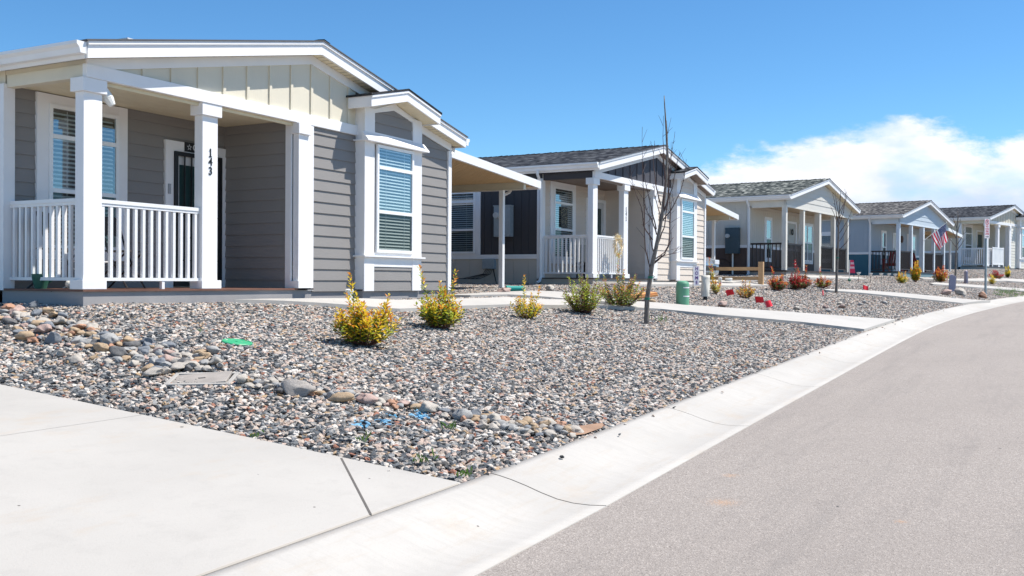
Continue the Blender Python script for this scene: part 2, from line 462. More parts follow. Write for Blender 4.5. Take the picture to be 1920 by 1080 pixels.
# ------------------------------------------------------------------ roofs
def gable_roof(house, xl, xr, apx, yf, yb, ze, za, shingle, soffit, W, sz_l, name='roof', gutter=True, fh=.17, slats=True):
    """ze/za: top of the fascia at the eaves / at the apex"""
    zt = lambda x: ze+(za-ze)*(1-abs(x-apx)/((apx-xl) if x < apx else (xr-apx)))
    roof = MB()
    for (a, b) in ((xl-.03, apx), (xr+.03, apx)):
        za_, zb_ = zt(a)+.004, zt(b)+.004
        L = math.hypot(b-a, zb_-za_); t = .016
        A = [(a, yf-.03, za_), (a, yb, za_), (b, yb, zb_), (b, yf-.03, zb_)]
        n = 40
        roof.face([(x, y, z+t) for x, y, z in A], 0, [(yf, 0), (yb, 0), (yb, L), (yf, L)])
        roof.face([(x, y, z) for x, y, z in A], 1)
        roof.face([A[0], A[3], (b, yf-.03, zb_+t), (a, yf-.03, za_+t)], 1)
        roof.face([A[0], A[1], (a, yb, za_+t), (a, yf-.03, za_+t)], 1)
    # ragged ridge caps
    y = yf-.03
    while y < yb:
        for sgn in (-1, 1):
            x = apx+sgn*.13; r = .0005+.012*((y*7.3) % 1)
            roof.face([(apx, y, za+.032+r), (x, y, zt(x)+.028+r), (x, y+.2, zt(x)+.022), (apx, y+.2, za+.026)], 0,
                      [(y, 30.1), (y, 30.2), (y+.15, 30.2), (y+.15, 30.1)])
        y += .17
    edge = solid('roof_edge_dark', (.09, .09, .095), .8)
    ro = roof.build(name, [shingle, edge], house)
    # front fascia (two rakes), each its own mesh, plumb cut
    for (a, b) in ((xl, apx), (apx, xr)):
        f = MB(); poly = [(a, zt(a)-fh), (b, zt(b)-fh), (b, zt(b)), (a, zt(a))]
        f.prism(poly, lambda p: (p[0], yf, p[1]), lambda p: (p[0], yf+.03, p[1]))
        poly = [(a, zt(a)-.035), (b, zt(b)-.035), (b, zt(b)+.002), (a, zt(a)+.002)]
        f.prism(poly, lambda p: (p[0], yf-.018, p[1]), lambda p: (p[0], yf-.001, p[1]))
        f.build('rake_fascia', WHITE, ro)
    # eave fascia + gutter
    for sgn, x in ((-1, xl), (1, xr)):
        f = MB(); f.box(x-.012 if sgn < 0 else x-.014, x+.014 if sgn < 0 else x+.012, yf+.031, yb, ze-fh, ze-.002)
        f.build('eave_fascia', WHITE, ro)
        if gutter:
            g = MB(); o = sgn
            pr = [(0, -.02), (0, -.13), (.07, -.13), (.085, -.075), (.115, -.045), (.115, -.012), (.10, -.012), (.10, -.04), (.075, -.07), (.06, -.118), (.008, -.118), (.008, -.02)]
            g.prism(pr, lambda p: (x+o*(.013+p[0]), yf+.0, ze+p[1]), lambda p: (x+o*(.013+p[0]), yb, ze+p[1]))
            g.face([(x+o*.013, yf+.002, ze-.13), (x+o*.083, yf+.002, ze-.13), (x+o*.098, yf+.002, ze-.075), (x+o*.128, yf+.002, ze-.045), (x+o*.128, yf+.002, ze-.012), (x+o*.013, yf+.002, ze-.012)])
            g.build('gutter', METALW, ro)
    # soffit: under the overhangs, with vent grooves
    s = MB()
    zs = lambda x: zt(x)-fh+.012
    def strip(x0, x1, y0, y1, dz=0):
        s.face([(x0, y0, zs(x0)+dz), (x1, y0, zs(x1)+dz), (x1, y1, zs(x1)+dz), (x0, y1, zs(x0)+dz)])
    x = xl+.014
    while x < xr-.02:
        x1 = min(x+.1, xr-.014)
        if x < apx < x1: x1 = apx
        strip(x, x1-.008, yf+.031, sz_l(x)[0]); strip(x1-.008, x1, yf+.031, sz_l(x)[0], .008)
        x = x1
    for a, b in ((xl+.014, .0), (W, xr-.014)):
        s.face([(a, .3, zs(a)), (b, .3, zs(b)), (b, yb, zs(b)), (a, yb, zs(a))])
    s.build('soffit', soffit, ro)
    return ro, zt

def downspout(house, x, y, ztop, zbot, sgn=-1, out=.2):
    d = MB(); w, h = .06, .05
    pts = [(x+sgn*out, y, ztop), (x+sgn*out, y, ztop-.08), (x+sgn*.05, y, ztop-.30), (x+sgn*.05, y, zbot+.12), (x+sgn*.09, y, zbot+.04), (x+sgn*.22, y, zbot)]
    d.tube(pts, [.038]*len(pts), 4)
    return d.build('downspout', METALW, house)

# ------------------------------------------------------------------ carport
def carport(house, W, xr, yf, yb, z0, m, gz, posts_y=(1.07, 5.6), px=10.92):
    zt = lambda x: z0-m*(x-W)
    c = MB(); n = int((yb-yf-.1)/.09)
    for i in range(n):                                   # ribbed pans running away from the house
        y = yf+.06+i*.09
        for (ya, yb_, dz) in ((y, y+.06, -.118), (y+.06, y+.09, -.078)):
            c.face([(W+.03, ya, zt(W)+dz), (xr-.03, ya, zt(xr)+dz), (xr-.03, yb_, zt(xr)+dz), (W+.03, yb_, zt(W)+dz)], 0)
        for (ya, da, db) in ((y, -.078, -.118), (y+.06, -.118, -.078)):
            c.face([(W+.03, ya, zt(W)+da), (xr-.03, ya, zt(xr)+da), (xr-.03, ya, zt(xr)+db), (W+.03, ya, zt(W)+db)], 0)
    c.face([(W, yf, zt(W)-.03), (xr, yf, zt(xr)-.03), (xr, yb, zt(xr)-.03), (W, yb, zt(W)-.03)], 1)
    ro = c.build('carport_roof', [TAN, METALW], house)
    f = MB()
    for y in (yf, yb):
        poly = [(W, zt(W)-.155), (xr, zt(xr)-.155), (xr, zt(xr)), (W, zt(W))]
        f.prism(poly, lambda p: (p[0], y-.03, p[1]), lambda p: (p[0], y+.03, p[1]))
    f.box(xr-.03, xr+.09, yf+.031, yb-.031, zt(xr)-.16, zt(xr)-.005)
    f.build('carport_fascia', METALW, ro)
    b = MB(); zb = zt(px)-.112
    b.box(px-.05, px+.05, yf+.04, yb-.04, zb-.15, zb-.001)
    b.box(px-.06, px-.051, yf+.04, yb-.04, zb-.15, zb-.135); b.build('carport_beam', paint('carport_beam_cream', (.60, .56, .44), .5), ro)
    for py in posts_y:
        q = MB(); q.box(px-.045, px+.045, py-.045, py+.045, gz, zb-.151)
        q.box(px-.047, px+.047, py-.012, py+.012, gz, zb-.16)
        q.build('carport_post', METALW, ro)
    e = MB(); e.tube([(px+.42, posts_y[0], zb-.02), (px+.42, posts_y[0], zb-.10), (px+.34, posts_y[0], zb-.16), (px+.08, posts_y[0], zb-.24)], [.03]*4, 4)
    e.build('carport_downspout', METALW, ro)
    return ro

# ------------------------------------------------------------------ house type A: recessed porch + bay window
def house_a(name, label, org, rz, c, L=13., num=None, gz=-.2, extras=None, band=(.43, .53)):
    H = empty(name, org, rz); tag(H, label, 'house')
    W = 7.16; xc = W/2; F = FR(0.); zf = 2.2
    zs = lambda x: 3.150-(.2135 if x < xc else .2108)*abs(x-xc)
    # porch floor, foundation
    m = MB(); m.box(-.03, 3.5, -.04, 1.30, -.022, 0); m.box(3.3, 3.62, -.04, -.001, -.022, 0); m.build('porch_deck', c['deck'], H)
    m = MB(); m.box(-.01, 3.6, -.015, .03, gz-.25, -.023); m.box(-.01, .03, .031, 1.3, gz-.25, -.023)
    m.box(3.61, W-.02, .012, .05, gz-.25, -.001); m.box(4.60, 6.05, -.13, .011, gz-.25, -.04)
    m.box(W-.05, W-.02, .051, L, gz-.25, .1)
    m.build('foundation_skirt', c['skirt'], H)
    # core (keeps light out of the shell)
    m = MB(); poly = [(3.32, 0.0), (W-.02, 0.0), (W-.02, zs(W)-.02), (xc, zs(xc)-.02), (3.32, zs(3.32)-.02)]
    m.prism([(0.02, -.02), (W-.02, -.02), (W-.02, zs(W)-.02), (xc, zs(xc)-.02), (0.02, zs(0)-.02)], lambda p: (p[0], 1.30, p[1]), lambda p: (p[0], L, p[1]))
    m.prism(poly, lambda p: (p[0], .012, p[1]), lambda p: (p[0], 1.299, p[1]))
    m.prism([(0.02, 2.24), (3.319, 2.24), (3.319, zs(3.32)-.02), (0.02, zs(0)-.02)], lambda p: (p[0], .012, p[1]), lambda p: (p[0], 1.299, p[1]))
    m.build('wall_core', c['lap'], H)
    # lap siding
    z0 = -.045
    for poly, P in (([(3.62, -.045), (4.57, -.045), (4.57, 2.2), (3.62, 2.2)], F), ([(6.05, -.045), (W-.1, -.045), (W-.1, zs(W-.1)-.13), (6.05, zs(6.05)-.13)], F),
                    ([(.10, 0.), (3.3, 0.), (3.3, 2.23), (.10, 2.23)], FR(1.29)), ([(.16, 0.), (1.29, 0.), (1.29, 2.23), (.16, 2.23)], LS(3.3))):
        m = MB(); lap(m, poly, P, z0=z0); m.build('lap_siding', c['lapm'], H)
    # side walls
    m = MB(); Ls = LS(0.0)
    zl = zs(0)-.02
    panels(m, [(1.39, band[1]), (L, band[1]), (L, zl), (1.39, zl)], Ls, .2, 0)
    panels(m, [(1.39, gz-.3), (L, gz-.3), (L, band[0]), (1.39, band[0])], Ls, .4, 1)
    m.build('side_wall_panel', [c['up'], c['low']], H)
    m = MB(); m.box(1.39, L, 0, .035, band[0], band[1], P=Ls); m.box(1.25, 1.388, -.10, .035, -.02, 2.24, P=Ls)
    m.build('side_trim', WHITE, H)
    m = MB(); Rs = RS(W)
    panels(m, [(.1, -.04), (L, -.04), (L, zs(W)-.02), (.1, zs(W)-.02)], Rs, .2, 0); m.build('far_side_wall', [c['lapm']], H)
    # gable
    m = MB(); g = [(0.02, 2.34), (4.57, 2.34), (4.57, zs(4.57)), (xc, zs(xc)), (0.02, zs(0.02))]
    flat(m, g, F, .004); u = .33
    while u < 4.55:
        m.box(u, u+.045, .004, .024, 2.345, zs(u+.02)-.11, P=F); u += .405
    m.build('gable_panel', c['gable'], H)
    m = MB()
    for a, b in ((0.02, xc), (xc, W)):
        poly = [(a, zs(a)-.12), (b, zs(b)-.12), (b, zs(b)-.001), (a, zs(a)-.001)]
        m.prism(poly, lambda p: F(p[0], .0, p[1]), lambda p: F(p[0], .03, p[1]))
    m.build('rake_trim', WHITE, H)
    # beam and boards
    m = MB(); m.box(-.0, 4.57, -.02, .045, 2.20, 2.34, P=F); m.build('porch_beam', WHITE, H, bevel=.003)
    m = MB(); m.box(.002, .10, .021, 1.249, 2.20, 2.338); m.build('side_beam', c['eave'], H, bevel=.003)
    m = MB(); m.box(0.012, .03, .0, 1.28, 2.341, zs(0)); m.box(.005, .02, 1.281, 1.4, 2.24, zs(0)); m.build('eave_board', c['eave'], H)
    m = MB()
    y = .06
    while y < 1.27:
        m.box(.101, 3.30, y, min(y+.2, 1.285), 2.232, 2.24); y += .206
    m.box(.11, 3.30, .03, .07, 2.16, 2.225); m.build('porch_ceiling', c['ceil'], H)
    # corner boards of the recess and of the house
    m = MB(); m.box(3.48, 3.615, -.02, .040, -.03, 2.199, P=F); m.build('corner_board', WHITE, H, bevel=.003)
    m = MB(); m.box(W-.1, W, -.0, .04, -.045, zs(W)-.12, P=F); m.build('corner_board', WHITE, H, bevel=.003)
    m = MB()
    m.box(.06, .16, .0, .03, 0, 2.23, P=LS(3.3)); m.build('corner_board', WHITE, H, bevel=.003)
    # posts
    post(H, 0, .23, 0, .13, zf, WHITE); p2 = post(H, 1.64, 1.885, 0, .13, zf, WHITE); post(H, 3.30, 3.478, -.045, .05, zf, WHITE)
    if num:
        for i, ch in enumerate(num):
            o = text_mesh('house_number', ch, .13, BLACKM, p2, face_front(1.765, -.004, 1.62-.110*i), .003, .0016)
            if ch == '1':
                q = MB(); zc = 1.62-.110*i; q.box(1.742, 1.788, -.007, -.001, zc-.050, zc-.040); q.build('serif', BLACKM, o); q = MB(); q.face([(1.765, -.0072, zc+.046), (1.742, -.0072, zc+.030), (1.742, -.0072, zc+.022), (1.765, -.0072, zc+.030)]); q.build('serif', BLACKM, o)
    railing(H, F, .23, 1.64, .956, .09, .108, c['rail'], d0=-.065, foot=1.1)
    railing(H, LS(0.), .13, 1.25, .956, .09, .10, c['rail'], d0=-.07)
    # porch window and door
    B = FR(1.29)
    window(H, B, .52, 1.485, .45, 2.11, bars=(1.745, 1.125), trim=(.15, .135, .11, .12))
    c['door'](H, B)
    # bay
    Bf = FR(-.15); u0, u1 = 4.57, 6.05; z_led = 2.12
    bay = MB(); bay.box(u0, u1, .002, .149, -.02, 2.60, P=F)
    bay.prism([(u0, 2.601), (u1, 2.601), ((u0+u1)/2, 2.775)], lambda p: F(p[0], .002, p[1]), lambda p: F(p[0], .149, p[1]))
    bo = bay.build('bay', WHITE, H)
    m = MB(); lap(m, [(4.81, -.045), (5.80, -.045), (5.80, .31), (4.81, .31)], Bf, z0=-.045); m.build('siding', c['lapm'], bo)
    m = MB(); lap(m, [(4.83, 2.27), (5.79, 2.27), (5.79, 2.55), (5.31, 2.66), (4.83, 2.55)], Bf, z0=-.045); m.build('siding', c['lapm'], bo)
    m = MB()
    for a, b in ((u0, 4.81), (5.80, u1)):
        m.box(a, b, .001, .028, -.045, .449, P=Bf); m.box(a, b, .001, .028, .475, 2.12, P=Bf); m.box(a, b, .001, .028, 2.12, 2.605, P=Bf)
    m.box(4.81, 5.80, .001, .024, .311, .449, P=Bf)
    m.box(4.81, 5.80, .001, .024, .475, .52, P=Bf); m.box(4.81, 5.80, .001, .024, 2.10, 2.27, P=Bf)
    for (a, b, za, zb) in ((4.811, 5.31, 2.55, 2.66), (5.31, 5.799, 2.66, 2.55)):
        m.prism([(a, za), (b, zb), (b, zb+(.055 if zb < za else .108)), (a, za+(.055 if za < zb else .108))], lambda p: Bf(p[0], .001, p[1]), lambda p: Bf(p[0], .024, p[1]))
    m.build('trim', WHITE, bo, bevel=.002)
    m = MB(); m.box(u0-.05, u1+.05, -.14, .075, .45, .474, P=Bf); m.build('sill', WHITE, bo, bevel=.003)
    m = MB()
    for (a, b) in ((u0-.06, u1+.06),):
        m.prism([(0.025, 2.25), (.13, 2.135), (.13, 2.115), (0.025, 2.115)], lambda p: Bf(a, p[0], p[1]), lambda p: Bf(b, p[0], p[1]))
        m.box(a, u0-.001, -.148, .0245, 2.115, 2.135, P=Bf); m.box(u1+.001, b, -.148, .0245, 2.115, 2.135, P=Bf)
    m.build('ledge', WHITE, bo)
    window(H, Bf, 4.84, 5.79, .52, 2.10, bars=(1.768, 1.12), trim=(0, 0, 0, 0), slat=.047)
    m = MB(); yb0 = -.44; xa, xb, xm = 4.37, 6.17, 5.27; ft = lambda x: 2.925-.239*abs(x-xm)
    for a, b in ((xa-.02, xm), (xb+.02, xm)):
        z1, z2 = ft(a)+.004, ft(b)+.004
        A = [(a, yb0-.02, z1), (a, -.001, z1), (b, -.001, z2), (b, yb0-.02, z2)]
        m.face([(x, y, z+.03) for x, y, z in A], 0, [(0, 0), (.45, 0), (.45, .95), (0, .95)]); m.face(A, 1)
        m.face([A[0], A[3], (b, yb0-.02, z2+.03), (a, yb0-.02, z1+.03)], 1); m.face([A[0], A[1], (a, -.001, z1+.03), (a, yb0-.02, z1+.03)], 1)
    br = m.build('bay_roof', [c['shingle'], c['shingle']], H)
    m = MB()
    for a, b in ((xa, xm), (xm, xb)):
        m.prism([(a, ft(a)-.155), (b, ft(b)-.155), (b, ft(b)), (a, ft(a))], lambda p: (p[0], yb0, p[1]), lambda p: (p[0], yb0+.025, p[1]))
        m.prism([(a, ft(a)-.03), (b, ft(b)-.03), (b, ft(b)+.002), (a, ft(a)+.002)], lambda p: (p[0], yb0-.015, p[1]), lambda p: (p[0], yb0-.001, p[1]))
    m.box(xa, xa+.025, yb0+.026, -.031, ft(xa)-.155, ft(xa)); m.box(xb-.025, xb, yb0+.026, -.031, ft(xb)-.155, ft(xb))
    m.build('fascia', WHITE, br)
    m = MB(); x = xa+.026
    while x < xb-.03:
        x1 = min(x+.09, xb-.026)
        if x < xm < x1: x1 = xm
        q = [(x, yb0+.026, ft(x)-.147), (x1-.007, yb0+.026, ft(x1)-.147), (x1-.007, -.03, ft(x1)-.147), (x, -.03, ft(x)-.147)]
        m.face(q); x = x1
    m.build('soffit', c['soffit'], br)
    # main roof
    ro, zt = gable_roof(H, -.12, W+.17, xc, -.21, L+.2, 2.52, 3.31, c['shingle'], c['soffit'], W, lambda x: (-.002,))
    for y, x in c.get('vents', ()):
        v = MB(); v.box(x-.07, x+.07, y-.07, y+.07, zt(x)+.01, zt(x)+.07); v.box(x-.10, x+.10, y-.10, y+.10, zt(x)+.071, zt(x)+.085); v.build('roof_vent', METALW, ro)
    if extras: extras(H)
    return H

# ------------------------------------------------------------------ house type B: full width porch
def house_b(name, label, org, rz, c, L=12., gz=-.2, extras=None):
    H = empty(name, org, rz); tag(H, label, 'house')
    W = 7.8; apx = 3.95; yb = 1.27
    xl, xr = -.17, 8.0; za, ze = 3.42, 2.55
    zs = lambda x: za-.165-.212*abs(x-apx)
    m = MB(); m.box(-.03, 7.35, -.05, yb, -.05, 0); m.build('porch_deck', c['deck'], H)
    m = MB(); m.box(.0, 7.3, -.02, .02, gz-.3, -.051); m.box(0, .03, .021, yb, gz-.3, -.051); m.build('foundation_skirt', c['skirt'], H)
    m = MB(); pl = [(.02, gz-.3), (W, gz-.3), (W, zs(W)-.02), (apx, zs(apx)-.02), (.02, zs(0)-.02)]
    m.prism(pl, lambda p: (p[0], yb+.012, p[1]), lambda p: (p[0], L, p[1])); m.build('wall_core', c['up'], H)
    lo, hi = .78, .88; Ls = LS(0.); B = FR(yb)
    m = MB()
    for P, a, b in ((Ls, yb, L), (B, 0.0, W)):
        panels(m, [(a, hi), (b, hi), (b, zs(0)-.02), (a, zs(0)-.02)], P, .2, 0)
        panels(m, [(a, gz-.3), (b, gz-.3), (b, lo), (a, lo)], P, .2, 1)
    m.build('wall_panel', [c['up'], c['low']], H)
    m = MB(); m.box(yb, L, 0, .03, lo, hi, P=Ls); m.box(0, W, 0, .03, lo, hi, P=B)
    m.box(yb, yb+.09, 0, .035, -.2, zs(0)-.03, P=Ls); m.build('wall_trim', WHITE, H)
    m = MB(); m.box(yb, L, 0, .03, 2.16, 2.22, P=Ls); m.box(0, W, 0, .05, 2.15, 2.24, P=B); m.build('frieze_board', c['up'], H)
    # gable above the porch posts
    m = MB(); F = FR(0.)
    g = [(0., 2.22), (7.3, 2.22), (7.3, 2.3), (W, 2.3), (W, zs(W)), (apx, zs(apx)), (0, zs(0))]
    lap(m, [(0., 2.22), (W, 2.22), (W, zs(W)-.01), (apx, zs(apx)-.01), (0, zs(0)-.01)], F, e=.2, z0=2.22, th=.014)
    m.prism([(0., 2.22), (W, 2.22), (W, zs(W)-.01), (apx, zs(apx)-.01), (0, zs(0)-.01)], lambda p: F(p[0], -.08, p[1]), lambda p: F(p[0], -.001, p[1]))
    m.build('gable_siding', c['gable'], H)
    m = MB(); m.box(0, W, -.06, .02, 2.15, 2.219, P=F); m.box(0, .08, .061, yb, 2.15, zs(0)); m.box(W-.08, W, .061, yb, 2.15, zs(W)-.01)
    m.build('porch_beam', c['post'], H)
    m = MB(); m.box(.081, W-.081, .1, yb-.051, 2.25, 2.26); m.build('porch_ceiling', c['ceil'], H)
    xs = (0.0, 1.80, 3.58, 5.38, 7.12)
    for i, x in enumerate(xs):
        w = .15 if i != 2 else .19
        post(H, x, x+w, 0, w, 2.15, c['post'], cap=None, base=None)
    railing(H, Ls, .15, yb, .94, .08, .145, c['rail'], bal=.03, d0=-.07, top=(.07, .03))
    for a, b in ((xs[0]+.15, xs[1]), (xs[2]+.19, xs[3]), (xs[3]+.15, xs[4])):
        railing(H, F, a, b, .94, .08, .13, c['rail'], bal=.03, d0=-.07, top=(.07, .03))
    window(H, B, 1.40, 1.95, .42, 1.85, bars=(1.15,), trim=(.1, .1, .08, .1), blind=False)
    window(H, B, 5.3, 6.55, .42, 1.85, bars=(1.15,), mull=(5.925,), trim=(.1, .1, .08, .1), blind=False)
    window(H, Ls, 3.05, 3.95, .55, 1.72, bars=(1.12,), trim=(.14, .14, .14, .14), blind=True)
    c['door'](H, B)
    downspout(H, 0, 1.16+.14, ze-.12, gz+.02, out=.22)
    ro, zt = gable_roof(H, xl, xr, apx, -.22, L+.2, ze, za, c['shingle'], c['soffit'], W, lambda x: (-.002,))
    if extras: extras(H)
    return H

# ---------------- doors
def door_security(H, P):
    t = MB(); t.box(2.22, 2.355, 0, .045, 0, 1.92, P=P); t.box(3.2, 3.31, 0, .04, 0, 1.92, P=P); t.box(2.356, 3.199, 0, .042, 1.79, 1.92, P=P)
    d = MB(); d.box(2.356, 3.199, .005, .02, 0.01, 1.789, P=P)
    do = d.build('door', paint('pale_door', (.55, .56, .56), .4), H)
    t.build('door_trim', WHITE, do)
    g = MB()
    for a, b in ((2.47, 2.74), (2.80, 3.08)):
        g.box(a, b, .021, .024, 1.0, 1.62, P=P)
    g.build('door_glass', solid('door_glass_dark', (.02, .05, .05), .1), do)
    s = MB(); fw = .055; d0, d1 = .045, .07
    s.box(2.358, 2.358+fw, d0, d1, .02, 1.785, P=P); s.box(3.197-fw, 3.197, d0, d1, .02, 1.785, P=P)
    s.box(2.414, 3.141, d0, d1, 1.73, 1.785, P=P); s.box(2.414, 3.141, d0, d1, .02, .09, P=P)
    for u in (2.53, 2.65, 2.77, 2.89, 3.02): s.box(u-.008, u+.008, .05, .066, .09, 1.73, P=P)
    for z in (.36, .95): s.box(2.414, 3.141, .052, .064, z-.008, z+.008, P=P)
    for z in (1.10, 1.28, .75):                     # scrolls
        for u, sg in ((2.59, 1), (2.71, -1), (2.83, 1), (2.95, -1)):
            if z == 1.28: continue
            pts = []
            for k in range(13):
                a = k/12*math.pi*2.2; r = .045*(1-k/16)
                pts.append(P(u+sg*r*math.cos(a), .058, z-.1+r*math.sin(a)))
            s.tube(pts, [.005]*13, 5)
    s.build('security_door', BLACKM, H)
    k = MB(); k.tube([P(2.40, .07, .92), P(2.40, .10, .92)], [.02, .02], 10); k.build('door_lock', solid('nickel', (.5, .5, .5), .25, .9), H); k = MB(); k.tube([P(2.40, .07, .82), P(2.40, .11, .82)], [.018, .025], 10); k.build('door_knob', solid('nickel', (.5, .5, .5), .25, .9), H)
    k = MB(); k.box(2.26, 2.30, .046, .06, 1.22, 1.35, P=P); k.build('doorbell', solid('doorbell_grey', (.35, .36, .38), .4), H)
def plain_door(colr, glass=True, wreath=None, shift=0., hz=1.9, handle=True):
    def f(H, P):
        a, b = 2.30+shift, 3.21+shift
        t = MB(); t.box(a-.1, a, 0, .045, 0, hz+.08, P=P); t.box(b, b+.1, 0, .045, 0, hz+.08, P=P); t.box(a+.001, b-.001, 0, .042, hz, hz+.08, P=P)
        d = MB(); d.box(a+.001, b-.001, .005, .022, .01, hz-.001, P=P)
        for (u0, u1, z0, z1) in ((a+.12, a+.40, .2, .9), (b-.40, b-.12, .2, .9)): d.box(u0, u1, .022, .028, z0, z1, P=P)
        do = d.build('door', colr, H); t.build('door_trim', WHITE, do)
        if glass:
            g = MB(); g.box(a+.15, b-.15, .0225, .027, 1.05, hz-.15, P=P); g.build('door_glass', solid('door_glass_dark', (.02, .05, .05), .1), do)
        if handle:
            k = MB(); k.box(a+.04, a+.07, .022, .05, .95, 1.17, P=P); k.tube([P(a+.055, .05, .9), P(a+.055, .09, .9)], .022, 8); k.build('door_handle', BLACKM, do)
    return f

# ================================================================== SETTING
def grid_obj(name, xs, rows, fz, mat, m=0):
    """rows: list of functions x -> (y, z)"""
    vs, fs = [], []
    for r in rows:
        for x in xs:
            y, z = r(x); vs.append((x, y, z))
    n = len(xs)
    for j in range(len(rows)-1):
        for i in range(n-1): fs.append((j*n+i, j*n+i+1, (j+1)*n+i+1, (j+1)*n+i))
    me = bpy.data.meshes.new(name); me.from_pydata(vs, [], fs); me.materials.append(mat)
    for p in me.polygons: p.use_smooth = True
    me.update(); o = bpy.data.objects.new(name, me); COL.objects.link(o); return o
def frange(a, b, s):
    r = []; x = a
    while x < b-1e-6: r.append(x); x += s
    return r+[b]

# one ground sheet to the horizon
gx = [-900, -300, -100, -40]+frange(-30, 3.9, 2.)+[4.3, 4.7]+frange(4.72, 20, .25)+frange(20.5, 75, .7)+[80, 90, 110]
def gr(k): return lambda x: (yout(min(x, 110))+k, G(x, yout(min(x, 110))+k)-.035 if k <= 30 else 1.0)
rowsf = [lambda x: (-900, .0), lambda x: (-200, .0), lambda x: (-40-18*(x > 100), .0), lambda x: (min(-9.5, yin(min(x, 110))-9), zroad(min(max(x, -40), 110))-.12),
         lambda x: (yin(min(x, 110))-6, zroad(min(max(x, -40), 110))-.12), lambda x: (yin(min(x, 110))+.02, zroad(min(max(x, -40), 110))-.12)]
def clx(x): return min(max(x, -40), 110)
ks = [CW-.74+.02]+frange(.25, 6.5, .25)+frange(7, 16, 1.)+[20, 30]
for k in ks:
    rowsf.append((lambda k: lambda x: (yout(clx(x))+k, G(clx(x), yout(clx(x))+k)-.035))(k))
rowsf.append(lambda x: (60, 1.2)); rowsf.append(lambda x: (200, 1.2)); rowsf.append(lambda x: (900, .8))
GROUND = grid_obj('ground', [x if x != 110 else 110 for x in gx]+[200, 900], rowsf, None, ground_mat())
tag(GROUND, kind='structure')

# road
rx = frange(-60, 110, .5)
def rr(o): return lambda x: (yin(x)-o, zroad(x)+.012*min(o, 4))
ROAD = grid_obj('road', rx, [rr(8.6), rr(6), rr(4), rr(2), rr(1), rr(.4), rr(-.02)], None, asphalt()); tag(ROAD, kind='structure')

# rolled curb: profile across (from the road edge outwards)
prof = [(-.012, -.05), (0, .004), (.10, -.004), (.20, -.004), (.30, .008), (.40, .033), (.50, .064), (.60, .090), (.68, .106), (.7395, .114), (.7405, .04)]
cx = frange(-40, 110, .3)
crow = []
for (o, z) in prof:
    crow.append((lambda o, z: lambda x: (yin(x)+o*math.sqrt(1+slope(x)**2), zroad(x)+z))(o, z))
CURB = grid_obj('curb', cx, crow, None, CURBM)
for k_, p_ in enumerate(CURB.data.polygons):
    if k_//(len(cx)-1) in (0, len(prof)-2): p_.use_smooth = False; tag(CURB, kind='structure')
DARKJ = solid('joint_dark', (.10, .09, .08), .9)
jm = MB()
def curb_joint(x, w=.006):
    for (o, z), (o2, z2) in zip(prof[1:-1], prof[2:-1]):
        s = slope(x)
        q = []
        for (oo, zz, ww) in ((o, z, -w), (o, z, w), (o2, z2, w), (o2, z2, -w)):
            xx = x+ww-oo*s*.9; q.append((xx, yin(x)+oo, zroad(x)+zz+.0018))
        jm.face(q)
x = -10.0
for x in (2.0, 5.05, 8.15, 11.2, 14.25, 17.3, 20.35, 23.4, 26.5, 29.5, 32.6, 35.6, 38.7): curb_joint(x, .004 if x < 6 else .0028)
# driveway at the left (slab with a joint)
def drive_z(x, y): return zroad(x)+.115+.08*min(max(y-yout(x), 0), 9)+.004
dx0 = -9.0
DRIVE = grid_obj('driveway', frange(dx0, 4.70, .35)+[4.715], [(lambda k: lambda x: (yout(x)+k, drive_z(x, yout(x)+k) if k > .001 else drive_z(x, yout(x))-.01))(k) for k in [-.001, .012]+frange(.3, 12, .6)], None, CONC)
for p_ in DRIVE.data.polygons: p_.use_smooth = False
sd = MB()
for y0, y1 in ((2.85, 16.8),):
    n = 12
    for i in range(n):
        a = y0+(y1-y0)*i/n; b = y0+(y1-y0)*(i+1)/n
        sd.face([(4.715, a, drive_z(4.715, a)), (4.715, b, drive_z(4.715, b)), (4.72, b, drive_z(4.715, b)-.12), (4.72, a, drive_z(4.715, a)-.12)])
tag(DRIVE, kind='structure')
def ground_line(p, q, w, off=.0012, n=10):
    for i in range(n):
        a = Vector(p)+(Vector(q)-Vector(p))*i/n; b = Vector(p)+(Vector(q)-Vector(p))*(i+1)/n
        d = (b-a).normalized(); r = Vector((d.y, -d.x))*w/2
        jm.face([(v.x, v.y, drive_z(v.x, v.y)+off) for v in (a-r, a+r, b+r, b-r)])
ground_line((4.69, 3.67), (3.86, 2.84), .013)
jn = MB()
for i in range(60):
    xa = 4.69-.2*i
    jn.face([(xa, yout(xa)-.005, zroad(xa)+.1152), (xa, yout(xa)+.005, zroad(xa)+.1205), (xa-.2, yout(xa-.2)+.005, zroad(xa-.2)+.1205), (xa-.2, yout(xa-.2)-.005, zroad(xa-.2)+.1152)])
JO = jm.build('concrete_joints', DARKJ); tag(JO, kind='structure')
JN = jn.build('concrete_edge_joint', concrete('edge_joint', (.33, .30, .26))); tag(JN, kind='structure')
jl = MB()
def jl_line(p, q, w, n=8):
    for i in range(n):
        a = Vector(p)+(Vector(q)-Vector(p))*i/n; b = Vector(p)+(Vector(q)-Vector(p))*(i+1)/n
        d = (b-a).normalized(); r = Vector((d.y, -d.x))*w/2
        jl.face([(v.x, v.y, drive_z(v.x, v.y)+.0012) for v in (a-r, a+r, b+r, b-r)])
jl_line((4.70, 5.38), (-2, 5.42), .008, 14)
JL = jl.build('concrete_tooled_joint', concrete('tooled_joint', (.385, .365, .335))); tag(JL, kind='structure')

